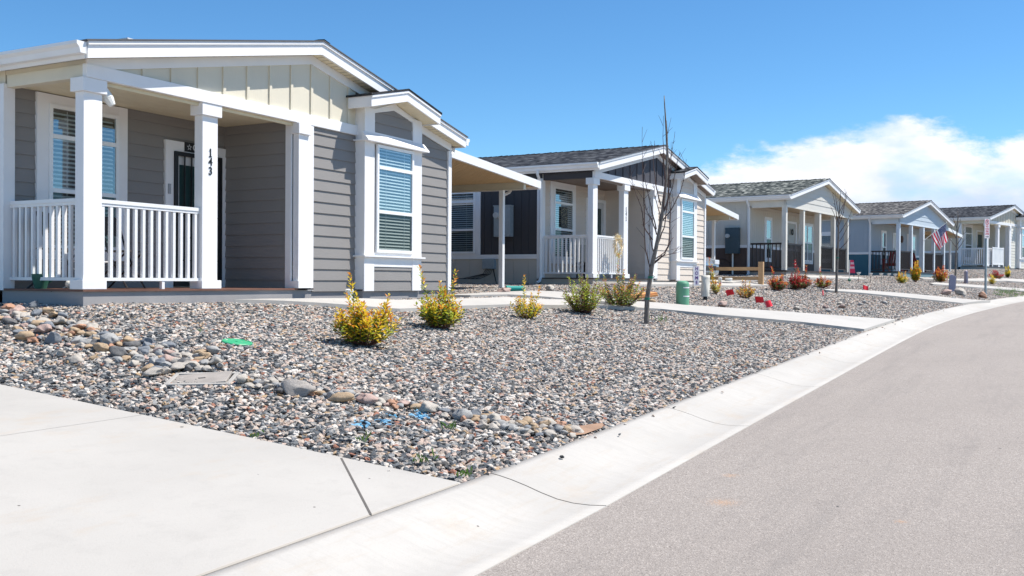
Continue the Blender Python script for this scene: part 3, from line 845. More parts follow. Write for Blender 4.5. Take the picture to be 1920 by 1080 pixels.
# raised concrete walks following the slope
def walk(name, A, Bp, th=.07, n=24):
    """A, Bp: two polylines (x,y) of equal length"""
    m = MB(); off = th
    def sub(L):
        out = []
        for p, q in zip(L[:-1], L[1:]):
            for i in range(n//(len(L)-1)+1):
                t = i/(n//(len(L)-1)+1); out.append((p[0]+(q[0]-p[0])*t, p[1]+(q[1]-p[1])*t))
        return out+[L[-1]]
    a, b = sub(A), sub(Bp)
    P = lambda p, dz=0: (p[0], p[1], G(*p)+off+dz)
    for i in range(len(a)-1):
        mid = [((a[j][0]+b[j][0])/2, (a[j][1]+b[j][1])/2) for j in (i, i+1)]
        m.face([P(a[i]), P(a[i+1]), P(mid[1]), P(mid[0])]); m.face([P(mid[0]), P(mid[1]), P(b[i+1]), P(b[i])])
        m.face([P(a[i]), P(a[i+1]), P(a[i+1], -.2), P(a[i], -.2)]); m.face([P(b[i]), P(b[i+1]), P(b[i+1], -.2), P(b[i], -.2)])
    for i in (0, -1): m.face([P(a[i]), P(b[i]), P(b[i], -.2), P(a[i], -.2)])
    o = m.build(name, WALKM); tag(o, kind='structure'); return o
walk('walk', [(19.31, 2.90), (18.55, 3.92), (17.27, 5.1), (16.65, 5.95), (15.6, 6.75), (13.6, 7.36), (12.34, 7.45), (10.7, 7.42), (9.76, 7.85), (8.63, 8.35)],
     [(23.27, 2.84), (21.9, 3.62), (18.9, 5.35), (17.9, 6.1), (17.16, 6.75), (14.44, 7.9), (12.95, 7.95), (11.44, 8.0), (10.4, 8.5), (9.6, 8.68)], .05, 45)
walk('walk_2', [(14.2, 8.42), (15.0, 8.15), (15.9, 7.5), (16.9, 6.62)], [(14.2, 9.0), (15.6, 8.75), (16.6, 8.0), (17.5, 6.72)], .04, 24)
walk('walk_3', [(34.4, 2.2), (32.6, 3.6), (31.1, 4.9), (30.1, 5.6)], [(38.2, 1.55), (34.4, 3.9), (32.1, 5.1), (30.4, 5.72)], .05, 40)
walk('walk_6', [(20.4, 7.85), (24.5, 7.72), (28.8, 7.0)], [(20.5, 8.2), (24.6, 8.05), (29.1, 7.3)], .05, 30)
walk('walk_4', [(51.0, .0), (47.6, 2.2), (45.4, 3.4), (44.4, 3.95)], [(54.8, -1.0), (49.4, 2.6), (46.3, 4.0), (44.7, 4.1)], .05, 40)
walk('walk_7', [(34.0, 6.85), (40.5, 6.0)], [(34.1, 7.15), (40.6, 6.3)], .05, 20)
walk('walk_5', [(64.5, -2.9), (60, -.5), (57, 1.6), (48, 4.7)], [(68.0, -3.9), (61.6, .1), (57.6, 2.3), (48.2, 5.1)], .06, 40)
walk('carport_slab', [(31.0, 7.6), (31.2, 18)], [(27.6, 7.7), (27.8, 18)], .04, 12)

# ------------------------------------------------------------------ gravel (instances)
HOUSES = {1: ((6.88, 8.742, 1.13), 0.), 2: ((19.864, 8.669, 1.321), -2.45), 3: ((33.818, 7.635, 1.664), -6.75), 4: ((47.168, 5.61, 1.778), -10.45), 5: ((66.554, 2.922, 2.316), -15.75)}
def in_house(x, y):
    for k, ((ox, oy, oz), r) in HOUSES.items():
        c, s = math.cos(R(r)), math.sin(R(r)); dx, dy = x-ox, y-oy; u = c*dx+s*dy; v = -s*dx+c*dy
        if .25 < u < 7.1 and .25 < v < 13: return True
    return False
def gravel_base(name, x0, x1, step, kmax, ks0=.0):
    xs = frange(x0, x1, step); kk = frange(ks0, kmax, step)
    vs, fs = [], []
    for k in kk:
        for x in xs: y = yout(x)+k; vs.append((x, y, G(x, y)-.008+.022*noise.noise(Vector((x*1.3, y*1.3, 0)))*min(1, k*3, max(0, x-4.73)*3)))
    n = len(xs)
    for j in range(len(kk)-1):
        for i in range(n-1):
            a, b, c_, d = vs[j*n+i], vs[j*n+i+1], vs[(j+1)*n+i+1], vs[(j+1)*n+i]
            if in_house((a[0]+c_[0])/2, (a[1]+c_[1])/2): continue
            fs.append((j*n+i, j*n+i+1, (j+1)*n+i+1, (j+1)*n+i))
    me = bpy.data.meshes.new(name); me.from_pydata(vs, [], fs); me.update()
    o = bpy.data.objects.new(name, me); COL.objects.link(o); return o
def gravel_nodes(name, density, smin, smax, seed, sub=2):
    ng = bpy.data.node_groups.new(name, 'GeometryNodeTree')
    ng.interface.new_socket('Geometry', in_out='INPUT', socket_type='NodeSocketGeometry')
    ng.interface.new_socket('Geometry', in_out='OUTPUT', socket_type='NodeSocketGeometry')
    N = ng.nodes; Lk = ng.links.new
    gi = N.new('NodeGroupInput'); go = N.new('NodeGroupOutput')
    dp = N.new('GeometryNodeDistributePointsOnFaces'); dp.distribute_method = 'POISSON'
    dp.inputs['Distance Min'].default_value = (smin+smax)*.52; dp.inputs['Density Max'].default_value = density
    dp.inputs['Seed'].default_value = seed
    Lk(gi.outputs[0], dp.inputs['Mesh'])
    jn = N.new('GeometryNodeJoinGeometry')
    for k in range(6):
        ic = N.new('GeometryNodeMeshIcoSphere'); ic.inputs['Radius'].default_value = 1; ic.inputs['Subdivisions'].default_value = sub
        sp = N.new('GeometryNodeSetPosition'); nt = N.new('ShaderNodeTexNoise'); nt.inputs['Scale'].default_value = .9; nt.inputs['Detail'].default_value = 1.5
        ps = N.new('GeometryNodeInputPosition'); va = N.new('ShaderNodeVectorMath'); va.operation = 'ADD'; va.inputs[1].default_value = (k*3.7, k*1.9, 5.1)
        Lk(ps.outputs[0], va.inputs[0]); Lk(va.outputs[0], nt.inputs['Vector'])
        vs = N.new('ShaderNodeVectorMath'); vs.operation = 'SUBTRACT'; vs.inputs[1].default_value = (.5, .5, .5); Lk(nt.outputs['Color'], vs.inputs[0])
        vm = N.new('ShaderNodeVectorMath'); vm.operation = 'SCALE'; vm.inputs['Scale'].default_value = 2.2; Lk(vs.outputs[0], vm.inputs[0])
        Lk(ic.outputs['Mesh'], sp.inputs['Geometry']); Lk(vm.outputs[0], sp.inputs['Offset'])
        sm = N.new('GeometryNodeSetMaterial'); sm.inputs['Material'].default_value = STONE; Lk(sp.outputs[0], sm.inputs['Geometry'])
        ss = N.new('GeometryNodeSetShadeSmooth'); ss.inputs['Shade Smooth'].default_value = (k == 4); Lk(sm.outputs[0], ss.inputs['Geometry'])
        gt = N.new('GeometryNodeGeometryToInstance'); Lk(ss.outputs[0], gt.inputs[0]); Lk(gt.outputs[0], jn.inputs[0])
    ip = N.new('GeometryNodeInstanceOnPoints'); ip.inputs['Pick Instance'].default_value = True
    Lk(dp.outputs['Points'], ip.inputs['Points']); Lk(jn.outputs[0], ip.inputs['Instance'])
    ri = N.new('FunctionNodeRandomValue'); ri.data_type = 'INT'; ri.inputs[4].default_value = 0; ri.inputs[5].default_value = 5; ri.inputs['Seed'].default_value = seed+3
    Lk(ri.outputs[2], ip.inputs['Instance Index'])
    rr_ = N.new('FunctionNodeRandomValue'); rr_.data_type = 'FLOAT_VECTOR'; rr_.inputs[0].default_value = (-.5, -.5, 0); rr_.inputs[1].default_value = (.5, .5, 6.28); rr_.inputs['Seed'].default_value = seed+1
    Lk(rr_.outputs[0], ip.inputs['Rotation'])
    rs = N.new('FunctionNodeRandomValue'); rs.data_type = 'FLOAT_VECTOR'; rs.inputs[0].default_value = (smin, smin*.75, smin*.45); rs.inputs[1].default_value = (smax, smax*.85, smax*.62); rs.inputs['Seed'].default_value = seed+2
    Lk(rs.outputs[0], ip.inputs['Scale'])
    Lk(ip.outputs[0], go.inputs[0]); return ng
g1 = gravel_base('gravel', 4.73, 21, .22, 13.5)
g1.modifiers.new('stones', 'NODES').node_group = gravel_nodes('stones_near', 2600, .013, .030, 1)
tag(g1, kind='stuff', label='loose grey and pink gravel covering the near yards')
g2 = gravel_base('gravel', 21.0, 74, .6, 12)
g2.modifiers.new('stones', 'NODES').node_group = gravel_nodes('stones_far', 1000, .018, .036, 9, 1)
tag(g2, kind='stuff', label='loose gravel covering the yards farther down the street')

# a few stones kicked out onto the curb and the driveway
sx_, sf_ = [], []
xs_ = frange(4.9, 30, .5)
for k in (-.16, -.01):
    for x in xs_: sx_.append((x, yout(x)+k, zroad(x)+(.104 if k < -.1 else .115)))
for i in range(len(xs_)-1): sf_.append((i, i+1, len(xs_)+i+1, len(xs_)+i))
q0 = len(sx_)
for y in (2.95, 5, 7, 9): sx_ += [(4.56, y, drive_z(4.56, y)), (4.71, y, drive_z(4.71, y))]
for i in range(3): sf_.append((q0+2*i, q0+2*i+1, q0+2*i+3, q0+2*i+2))
me = bpy.data.meshes.new('spilled_gravel'); me.from_pydata(sx_, [], sf_); me.update(); g3 = bpy.data.objects.new('spilled_gravel', me); COL.objects.link(g3)
g3.modifiers.new('stones', 'NODES').node_group = gravel_nodes('stones_spilled', 5, .008, .018, 5)
tag(g3, kind='stuff', label='stray stones spilled onto the curb and driveway edges')

# ------------------------------------------------------------------ houses
def lapc(name, rgb): return siding_mat(name, rgb)
C1 = dict(lap=lapc('grey_lap_core', (.22, .21, .20)), lapm=lapc('grey_lap_siding', (.235, .222, .212)), up=siding_mat('grey_panel', (.30, .29, .28), True), low=siding_mat('grey_panel_low', (.30, .29, .28), True),
          gable=siding_mat('cream_board_and_batten', (.66, .61, .49), True), eave=CREAM, ceil=SOFFIT, soffit=SOFFIT, deck=DECK, skirt=SKIRTM, rail=METALW, shingle=SH_DARK, door=door_security, vents=((.45, .95),))
C2 = dict(lap=lapc('beige_lap_core', (.6, .52, .44)), lapm=lapc('beige_lap_siding', (.64, .56, .48)), up=siding_mat('charcoal_panel', (.043, .041, .045), True), low=siding_mat('greige_panel', (.52, .48, .42), True),
          gable=siding_mat('slate_board_and_batten', (.06, .06, .073), True), eave=siding_mat('charcoal_eave', (.05, .045, .05)), ceil=paint('brown_soffit', (.20, .15, .12), .6), soffit=paint('brown_soffit', (.2, .15, .12)),
          deck=DKDECK, skirt=concrete('beige_foundation', (.50, .45, .38)), rail=METALW, shingle=SH_DARK, door=plain_door(paint('pale_door', (.55, .56, .56), .4)))
C5 = dict(lap=lapc('cream_lap_core', (.6, .56, .45)), lapm=lapc('cream_lap_siding', (.68, .66, .58)), up=siding_mat('cream_panel', (.62, .52, .38), True), low=siding_mat('stone_grey_panel', (.30, .28, .26), True),
          gable=siding_mat('cream_gable_panel', (.60, .56, .46), True), eave=CREAM, ceil=SOFFIT, soffit=SOFFIT, deck=DKDECK, skirt=concrete('pale_foundation', (.42, .40, .36)), rail=METALW, shingle=SH_DARK, door=plain_door(paint('tan_door', (.5, .42, .3), .5)), vents=((3.2, 2.4),))
C3 = dict(up=siding_mat('ivory_panel', (.58, .54, .47), True), low=siding_mat('brown_panel', (.085, .055, .045), True), gable=lapc('ivory_lap_siding', (.56, .545, .50)), post=paint('ivory_post', (.70, .66, .58), .5), deck=DKDECK,
          skirt=concrete('porch_board_beige', (.48, .42, .36)), ceil=paint('tan_porch_ceiling', (.55, .43, .28), .6), soffit=paint('cream_soffit', (.7, .62, .44)), rail=paint('dark_bronze_rail', (.035, .022, .018), .5), shingle=SH_GREY,
          door=plain_door(paint('grey_beige_door', (.36, .33, .28), .4), glass=False, shift=1.35, hz=1.82))
C4 = dict(up=siding_mat('blue_grey_panel', (.37, .43, .48), True), low=siding_mat('teal_panel', (.035, .13, .18), True), gable=lapc('pale_blue_lap_siding', (.44, .51, .57)), post=paint('pale_blue_post', (.62, .68, .73), .5), deck=DKDECK,
          skirt=concrete('teal_porch_skirt', (.16, .26, .29)), ceil=paint('tan_porch_ceiling', (.55, .43, .28), .6), soffit=paint('pale_grey_soffit', (.55, .55, .52), .6), rail=paint('dark_bronze_rail', (.035, .022, .018), .5), shingle=SH_TAUPE,
          door=plain_door(paint('white_door', (.62, .60, .56), .4), shift=.8, hz=1.82, glass=False))
BLUEM = solid('blue_grey_meter', (.05, .085, .105), .4)
def meter(H, P, u0, u1, z0, z1, mat, conduit=None, gz=-.1):
    m = MB(); m.box(u0, u1, .011, .16, z0, z1, P=P); m.box(u0-.01, u1+.01, .011, .18, z1-.001, z1+.02, P=P); um = (u0+u1)/2
    m.box(um-.004, um+.004, .1605, .163, z0, z1, P=P)
    o = m.build('meter_box', mat, H, bevel=.004)
    g = MB(); uu = u1-.10; a = P(uu, .161, z0+(z1-z0)*.7); b = P(uu, .25, z0+(z1-z0)*.7); g.tube([a, b], [.075, .07], 16); g.build('meter_dial', solid('meter_glass', (.5, .52, .52), .15), o)
    if conduit:
        c = MB(); c.tube([P(um, .07, z0), P(um, .07, gz-.1)], .03, 8); c.build('conduit', PVC, o)
def extras1(H):
    carport(H, 7.18, 11.52, .5, 7.5, 2.51, .0716, -.2)
    d = MB(); d.tube([(7.45, .1, 2.45), (7.45, .12, 2.30), (7.23, .16, 2.16), (7.22, .16, -.1)], [.035]*4, 4); d.build('downspout', METALW, H)
    s = MB(); s.tube([(.27, .10, 2.19), (.29, .08, 2.13), (.33, .03, 2.03)], [.03, .055, .06], 10); s.tube([(.33, .03, 2.03), (.36, -.0, 1.96)], [.06, .035], 10); s.build('security_light', PVC, H)
    s = MB(); s.box(2.535, 3.03, .046, .056, 1.80, 1.925, P=FR(1.29)); so = s.build('door_sign', BLACKM, H)
    w = solid('sign_silver', (.62, .64, .66), .4)
    st = MB(); cx, cz = 2.61, 1.862
    pts = []
    for k in range(10):
        r = .046 if k % 2 == 0 else .019; a = math.pi/2+k*math.pi/5; pts.append((cx+r*math.cos(a), cz+r*math.sin(a)))
    inn = [(cx+(x-cx)*.62, cz+(z-cz)*.62) for x, z in pts]
    for k in range(10):
        j = (k+1) % 10; st.face([FR(1.29)(pts[k][0], .058, pts[k][1]), FR(1.29)(pts[j][0], .058, pts[j][1]), FR(1.29)(inn[j][0], .058, inn[j][1]), FR(1.29)(inn[k][0], .058, inn[k][1])])
    st.build('star', w, so)
    text_mesh('sign_letters', 'CO', .12, w, so, face_front(2.76, 1.29-.058, 1.862), .001, .002)
def extras2(H):
    carport(H, 7.18, 11.7, .5, 7.5, 2.53, .095, -.25, px=11.0)
    downspout(H, 0, 1.28, 2.40, -.12, out=.22)
    Ls = LS(0.); window(H, Ls, 3.05, 4.0, .56, 2.02, bars=(1.78, 1.12), trim=(.14, .14, .14, .04))
    meter(H, Ls, 2.02, 2.46, .94, 1.64, GREYM)
    b = MB(); b.box(2.48, 2.80, .002, .12, .20, .42, P=Ls); bo = b.build('utility_box', GREYM, H, bevel=.006)
    c = MB()
    for k in range(5):
        c.tube([Ls(2.55+.04*k, .06, .20), Ls(2.58+.05*k, .10, .08), Ls(2.9+.12*k, .05, -.03), Ls(4.5, .04, -.035)], .007, 5)
    c.tube([Ls(2.53, .06, .2), Ls(2.48, .08, .05), Ls(2.40, .10, -.2)], .012, 5); c.build('cable', BLACK2, bo)
    p = MB(); p.box(.80, 1.14, .005, .02, 1.12+.06, 1.66, P=FR(1.29-.05))
    t = NT('lattice_plaque'); v = t.n.new('ShaderNodeTexVoronoi'); v.inputs['Scale'].default_value = 26; t.link(t.coords(), v.inputs['Vector'])
    t.base(t.ramp(v.outputs['Distance'], [(.3, (.25, .22, .12)), (.42, (.015, .014, .012))])); p.build('window_plaque', t.m, H)
def extras3(H):
    meter(H, LS(0.), 1.62, 2.12, .58, 1.46, BLUEM, conduit=True, gz=-.2)
    w = MB()
    for k in range(20):
        a = k/20*2*math.pi
        w.tube([(4.12+.07*math.cos(a), 1.21, 1.5+.09*math.sin(a)), (4.12+.09*math.cos(a+.6)+rnd.uniform(-.04, .04), 1.19, 1.5+.12*math.sin(a+.6))], [.02, .006], 5)
    w.build('door_wreath', solid('dark_wreath', (.03, .03, .02), .9), H)
    c = MB(); c.tube([LS(0)(2.3+.35*math.cos(t*.5), .03, .1+.3*math.sin(t*.5)) for t in range(13)], .012, 5); c.build('cable_loop', solid('brown_cable', (.05, .03, .025), .7), H)
    g = MB(); g.box(4.93, 5.0, .0, .05, .9, 1.85, P=FR(1.27)); g.build('light_trim', WHITE, H)
def extras4(H):
    carport(H, 7.82, 12.5, .5, 7.5, 2.60, .10, -.3, posts_y=(.9, 5.6), px=11.6)
    w = MB(); k = 24
    w.tube([FR(1.27)(4.35, .02, 1.62), FR(1.27)(4.35, .06, 1.62)], .17, 20); w.build('round_plaque', solid('brown_wreath', (.09, .04, .025), .8), H)
def extras5(H):
    p = MB(); P = FR(.0)
    p.box(.70, 2.45, .02, .05, .10, .16, P=P); p.box(.70, 2.45, .02, .05, .93, 1.0, P=P); p.box(.70, .78, .021, .049, .0, 1.02, P=P); p.box(2.37, 2.45, .021, .049, .0, 1.02, P=P)
    for i in range(8): p.box(.79+i*.198, .79+i*.198+.17, .03, .04, .161, .929, P=P)
    p.build('porch_gate', METALW, H)
    tg = MB(); tg.box(.6, 2.5, .055, .06, -.3, -.1, P=P)
h1 = house_a('house', 'grey lap-sided house numbered 143 with cream gable and white bay window, nearest the camera', (6.88, 8.742, 1.13), 0, C1, num='143', extras=extras1)
h2 = house_a('house', 'beige lap-sided house numbered 141 with charcoal gable and a straw wreath on its railing', (19.864, 8.669, 1.321), R(-2.45), C2, num='141', extras=extras2)
h3 = house_b('house', 'ivory house with brown lower walls, dark rails and mottled grey roof behind the red shrubs', (33.818, 7.635, 1.664), R(-6.75), C3, extras=extras3)
h4 = house_b('house', 'blue-grey house with teal lower walls, flying the striped flag from its porch post', (47.168, 5.61, 1.778), R(-10.45), C4, gz=-.25, extras=extras4)
h5 = house_a('house', 'cream house with white picket porch, farthest down the street behind the no-parking sign', (66.554, 2.922, 2.30), R(-15.75), C5, gz=-.3, band=(.72, .82), extras=extras5)
h5.scale = (1.2, 1.2, 1.2)
for h in (h1, h2, h3, h4, h5): h['group'] = 'single-storey houses along the street'

def local(h, x, y, z=0):
    M = {id(h1): HOUSES[1], id(h2): HOUSES[2], id(h3): HOUSES[3], id(h4): HOUSES[4], id(h5): HOUSES[5]}[id(h)]
    c, s = math.cos(R(M[1])), math.sin(R(M[1])); return (M[0][0]+c*x-s*y, M[0][1]+s*x+c*y, M[0][2]+z)

# ------------------------------------------------------------------ shrubs
def leafmat(name, rgb, tr=.35):
    t = NT(name); n = t.noise(t.coords(), 30, 2)
    t.base(t.ramp(n, [(.3, tuple(c*.75 for c in rgb)), (.7, tuple(min(1, c*1.25) for c in rgb))])); t.set(Roughness=.42)
    tl = t.n.new('ShaderNodeBsdfTranslucent'); tl.inputs['Color'].default_value = (*tuple(min(1, c*1.5) for c in rgb), 1)
    mx = t.n.new('ShaderNodeMixShader'); mx.inputs[0].default_value = tr
    t.link(t.b.outputs[0], mx.inputs[1]); t.link(tl.outputs[0], mx.inputs[2]); t.link(mx.outputs[0], t.n['Material Output'].inputs[0]); return t.m
LY = leafmat('leaf_yellow', (.66, .50, .035)); LG = leafmat('leaf_green', (.09, .15, .03)); LO = leafmat('leaf_orange', (.60, .25, .03))
LR = leafmat('leaf_red', (.36, .025, .03)); LL = leafmat('leaf_lime', (.36, .42, .05)); LB = leafmat('leaf_bronze', (.22, .10, .06)); LD = leafmat('leaf_dark_green', (.04, .075, .02))
STEM = solid('shrub_stem', (.16, .07, .05), .7)
LEAFM = [LY, LG, LO, LR, LL, LB, LD]
def leaf(mb, p, d, up, L, w, m):
    d = d.normalized(); s = d.cross(up)
    if s.length < .1: s = d.cross(Vector((1, 0, 0)))
    s = s.normalized()*w/2; n = s.cross(d).normalized(); a = p; b = p+d*L*.5-n*L*.02; c = p+d*L-n*L*.18
    mb.face([a, b-s+n*w*.22, c], m); mb.face([a, c, b+s+n*w*.22], m)
def shrub(x, y, w, h, label, pal, tops, n=26, lf=.042, seed=1, name='shrub', tall=None, group='young shrubs planted in the gravel'):
    n = int(n*1.25); lf *= 1.22; r = random.Random(seed); z = G(x, y); H = empty(name, (x, y, z)); tag(H, label, 'shrub', group)
    st = MB(); lv = MB()
    for i in range(n):
        a = r.uniform(0, 6.283); rad = w/2*math.sqrt(r.uniform(.02, 1)); hh = h*(1-.45*(rad/(w/2))**1.6)*r.uniform(.42, .9)
        if tall and i < len(tall): a, rad, hh = tall[i][0], tall[i][1], tall[i][2]
        elif i < 3: hh = h*r.uniform(.8, 1); rad *= .6
        bx, by = rad*.22*math.cos(a), rad*.22*math.sin(a)
        ex, ey = rad*math.cos(a), rad*math.sin(a); pts = []
        for k in range(7):
            t = k/6; pts.append(Vector((bx+(ex-bx)*t**.8+r.uniform(-.008, .008), by+(ey-by)*t**.8+r.uniform(-.008, .008), hh*t**1.05)))
        st.tube(pts, [.0045*(1-.6*k/6) for k in range(7)], 4, cap=False)
        L = max(10, int(hh/.0115))
        for k in range(L):
            t = (k+.5)/L
            if t < .14: continue
            f = t*6; i0 = min(5, int(f)); p = pts[i0].lerp(pts[i0+1], f-i0); d = (pts[i0+1]-pts[i0]).normalized()
            aa = k*2.4+r.uniform(-.4, .4); sd = Vector((math.cos(aa), math.sin(aa), 0)); dd = sd*r.uniform(.6, 1)+d*(.35+.9*t*t)+Vector((0, 0, r.uniform(-.25, .25)))
            mm = r.choice(tops) if (t > .72 and hh > h*.35) or r.random() < .08 else r.choice(pal)
            s = lf*r.uniform(.6, 1.15)*(1.05 if t < .85 else .8)
            q = p+sd*.006; leaf(lv, q, dd, Vector((0, 0, 1)), s, s*.56, mm)
    st.build('stems', STEM, H); lv.build('foliage', LEAFM, H); return H
Y, Gn, O, Rd, Lm, Br, Dk = range(7)
shrub(7.89, 5.88, .70, .60, 'yellow and orange shrub, nearest to the camera, below the bay window of house 143', [Y, Lm, Lm, Gn, Y, Gn], [Y, Y, O], 58, .050, 3, tall=[(2.5, .16, .70), (1.9, .2, .52), (5.6, .24, .5)])
shrub(9.94, 6.32, .60, .60, 'green and yellow shrub between the nearest yellow shrub and the small yellow shrub', [Gn, Lm, Y, Dk, Lm], [Lm, Y, O], 58, .050, 11, tall=[(2.6, .26, .74), (5.6, .2, .70)])
shrub(12.56, 6.51, .56, .42, 'small bright yellow shrub with one tall leafy shoot, in front of the carport post', [Y, Y, Lm, Lm, Gn], [Y, O, Y], 30, .042, 5, tall=[(2.0, .04, .62), (5, .2, .46)])
shrub(14.58, 6.51, .78, .72, 'loose green shrub left of the dense green-bronze shrub', [Gn, Lm, Gn, Lm, Br], [Lm, Lm, Br], 62, .042, 8, tall=[(2.4, .28, .58), (5.5, .25, .66)])
shrub(16.16, 6.52, .92, .82, 'dense green-bronze shrub left of the near bare tree, topped by one long shoot', [Gn, Dk, Lm, Gn, Gn, Br], [Br, Lm, O], 60, .042, 21, tall=[(1.2, .05, .95), (5.4, .3, .6)])
shrub(22.7, 6.75, .40, .5, 'thin shrub with orange and red tips, tall and leggy, left of the split-rail fence post', [Gn, Lm, Y], [O, Rd, Y], 14, .045, 31, tall=[(2.5, .2, .85), (2.4, .1, .7)])
shrub(22.95, 6.1, .46, .42, 'low bronze and orange shrub directly before the leggy one near the fence', [O, Br, Gn, Y], [O, Y, Br], 28, .045, 32)
reds = 'red-tipped photinia shrubs before the ivory house'
shrub(27.79, 6.51, .62, .5, 'red and green shrub, leftmost of the red row before the ivory house', [Rd, Gn, Gn, Br, Dk], [Rd, O], 34, .058, 41, tall=[(2.6, .2, .66)], group=reds)
shrub(29.25, 6.3, .62, .55, 'tallest red-topped shrub, second from the left before the ivory house', [Rd, Br, Gn, Gn, Dk], [Rd, Rd], 36, .058, 42, tall=[(2.6, .04, .86)], group=reds)
shrub(30.0, 6.25, .5, .48, 'green shrub with thin red shoots, third from the left before the ivory house', [Gn, Gn, Dk, Br, Rd], [Rd, O], 30, .058, 43, tall=[(5.6, .12, .68), (2.5, .2, .6)], group=reds)
shrub(31.29, 5.95, .56, .4, 'low red and yellow shrub, rightmost of the red row, left of the second bare tree', [Rd, Lm, Gn, Br, Gn], [Rd, O], 28, .058, 44, tall=[(2.6, .1, .64)], group=reds)
shrub(42.0, 4.9, .55, .5, 'pale yellow shrub before the teal skirting of the blue-grey house', [Y, Lm, Gn], [Y, O], 26, .055, 51)
shrub(44.9, 4.7, .5, .95, 'tall yellow-orange shrub before the middle of the blue-grey house', [Y, Lm, Gn, O], [Y, O], 20, .075, 52)
shrub(47.7, 3.95, .85, .8, 'big red and green shrub below the flag', [Rd, Gn, Gn, O, Lm], [Rd, O], 30, .075, 53)
shrub(53.4, 2.1, .4, .5, 'small yellow shrub right of the sign post, before the cream house', [Y, Lm, Br], [Y], 16, .06, 54)
shrub(57.8, 2.1, .8, .5, 'small reddish shrub before the cream house', [Br, Gn, Rd], [Rd], 22, .07, 55)
shrub(60.5, 1.6, .4, .7, 'upright green shrub at the corner of the cream house', [Gn, Dk, Y], [Y], 18, .07, 56)

# ------------------------------------------------------------------ bare trees
def bark():
    t = NT('grey_bark'); n = t.noise(t.coords((1, 1, .25)), 40, 6, .7)
    t.base(t.ramp(n, [(.3, (.06, .05, .045)), (.5, (.17, .15, .13)), (.75, (.34, .31, .28))])); t.set(Roughness=.85); t.bump(n, .6, .006); return t.m
BARK = bark(); TWIG = solid('twig_bark', (.085, .05, .042), .7); TIE = solid('green_tree_tie', (.01, .16, .10), .5)
cr = Vector((.4733, -.8809, 0)); cf = Vector((.8809, .4733, 0))
def px_tree(base, sc, org, trunk, br, r0, r1, label, ties, seed, tw=1.0):
    """stem points measured from the photo, given depth and real size"""
    r = random.Random(seed); H = empty('bare_tree', base); tag(H, label, 'tree', 'young leafless street trees')
    T = lambda p, d=0.: cr*((p[0]-org[0])/sc)+Vector((0, 0, (org[1]-p[1])/sc))+cf*d
    tp = [T(p) for p in trunk]
    def dens(pts, k=3, j=.004):
        o = []
        for a, b in zip(pts[:-1], pts[1:]):
            for i in range(k): o.append(a.lerp(b, i/k)+Vector((r.uniform(-j, j), r.uniform(-j, j), 0)))
        return o+[pts[-1]]
    q = dens(tp, 3, .003); n = len(q); m = MB()
    rad = [r0*(1-i/(n-1))**.8*(1-.0)+r1 for i in range(n)]; rad[0] *= 1.15
    q = [Vector((0, 0, -.08))]+q; rad = [rad[0]]+rad
    m.tube(q, rad, 9); m.build('trunk', BARK, H, smooth=True)
    b = MB()
    for L in br:
        s = r.uniform(-1, 1); pts = []
        for i, p in enumerate(L): pts.append(T(p, s*.35*(i/(len(L)-1))))
        pts = dens(pts, 3, .006); k = len(pts)
        b.tube(pts, [max(.0028, .011*tw*(1-i/(k-1))**.7) for i in range(k)], 5, cap=False)
        for i in range(2, k-1):
            for rep in range(2 if r.random() < .4 else 1):
                d = (pts[i]-pts[i-1]).normalized(); sd = Vector((r.uniform(-1, 1), r.uniform(-1, 1), r.uniform(-.2, .5)))
                ln = r.uniform(.03, .07) if r.random() < .7 else r.uniform(.12, .3)
                e = pts[i]+(d*.8+sd*.8).normalized()*ln; b.tube([pts[i], pts[i].lerp(e, .5)+Vector((0, 0, .004)), e], [.0035, .003, .0018], 4, cap=False)
    b.build('branches', TWIG, H)
    for z in ties:
        i = min(range(len(q)), key=lambda i: abs(q[i].z-z)); t = MB(); c = q[i]; rr_ = rad[i]+.004
        t.tube([c+Vector((0, 0, -.018)), c+Vector((0, 0, .018))], rr_, 10); t.bar(c+Vector((rr_*.6, -rr_*.6, -.01)), c+Vector((rr_*.6+.015, -rr_-.02, .012)), .012); t.build('tree_tie', TIE, H)
    return H
px_tree((14.53, 5.42, G(14.53, 5.42)), 120., (1212, 607), [(1212, 607), (1213, 560), (1221, 500), (1231, 455), (1240, 400), (1247, 340), (1249, 280), (1245, 230), (1242, 180)],
        [[(1219, 505), (1208, 470), (1203, 400), (1198, 330), (1196, 245)], [(1222, 450), (1206, 425), (1202, 390), (1187, 350), (1181, 315)], [(1229, 430), (1219, 390), (1209, 350), (1200, 300)],
         [(1237, 385), (1228, 345), (1224, 300), (1227, 262)], [(1223, 497), (1245, 476), (1254, 455), (1256, 400), (1253, 350), (1259, 280), (1264, 246)], [(1232, 460), (1245, 425), (1252, 380), (1255, 300), (1251, 222)],
         [(1235, 420), (1256, 395), (1275, 360), (1284, 330), (1287, 296)], [(1226, 492), (1240, 480), (1262, 475), (1276, 461)], [(1227, 486), (1250, 470), (1261, 448), (1263, 433)], [(1241, 400), (1243, 340), (1237, 280), (1235, 224)],
         [(1237, 410), (1250, 380), (1262, 340), (1268, 306), (1273, 285)], [(1230, 440), (1222, 415), (1210, 395), (1204, 370)], [(1243, 370), (1252, 330), (1256, 300), (1262, 276)], [(1246, 340), (1238, 300), (1232, 290)],
         [(1234, 430), (1238, 400), (1230, 370), (1228, 340)], [(1225, 475), (1216, 440), (1214, 400)], [(1240, 405), (1251, 372), (1250, 340), (1258, 312)]],
        .036, .006, 'bare young tree with dark branches rising before house 141, nearest the camera', (.39, .80), 5)
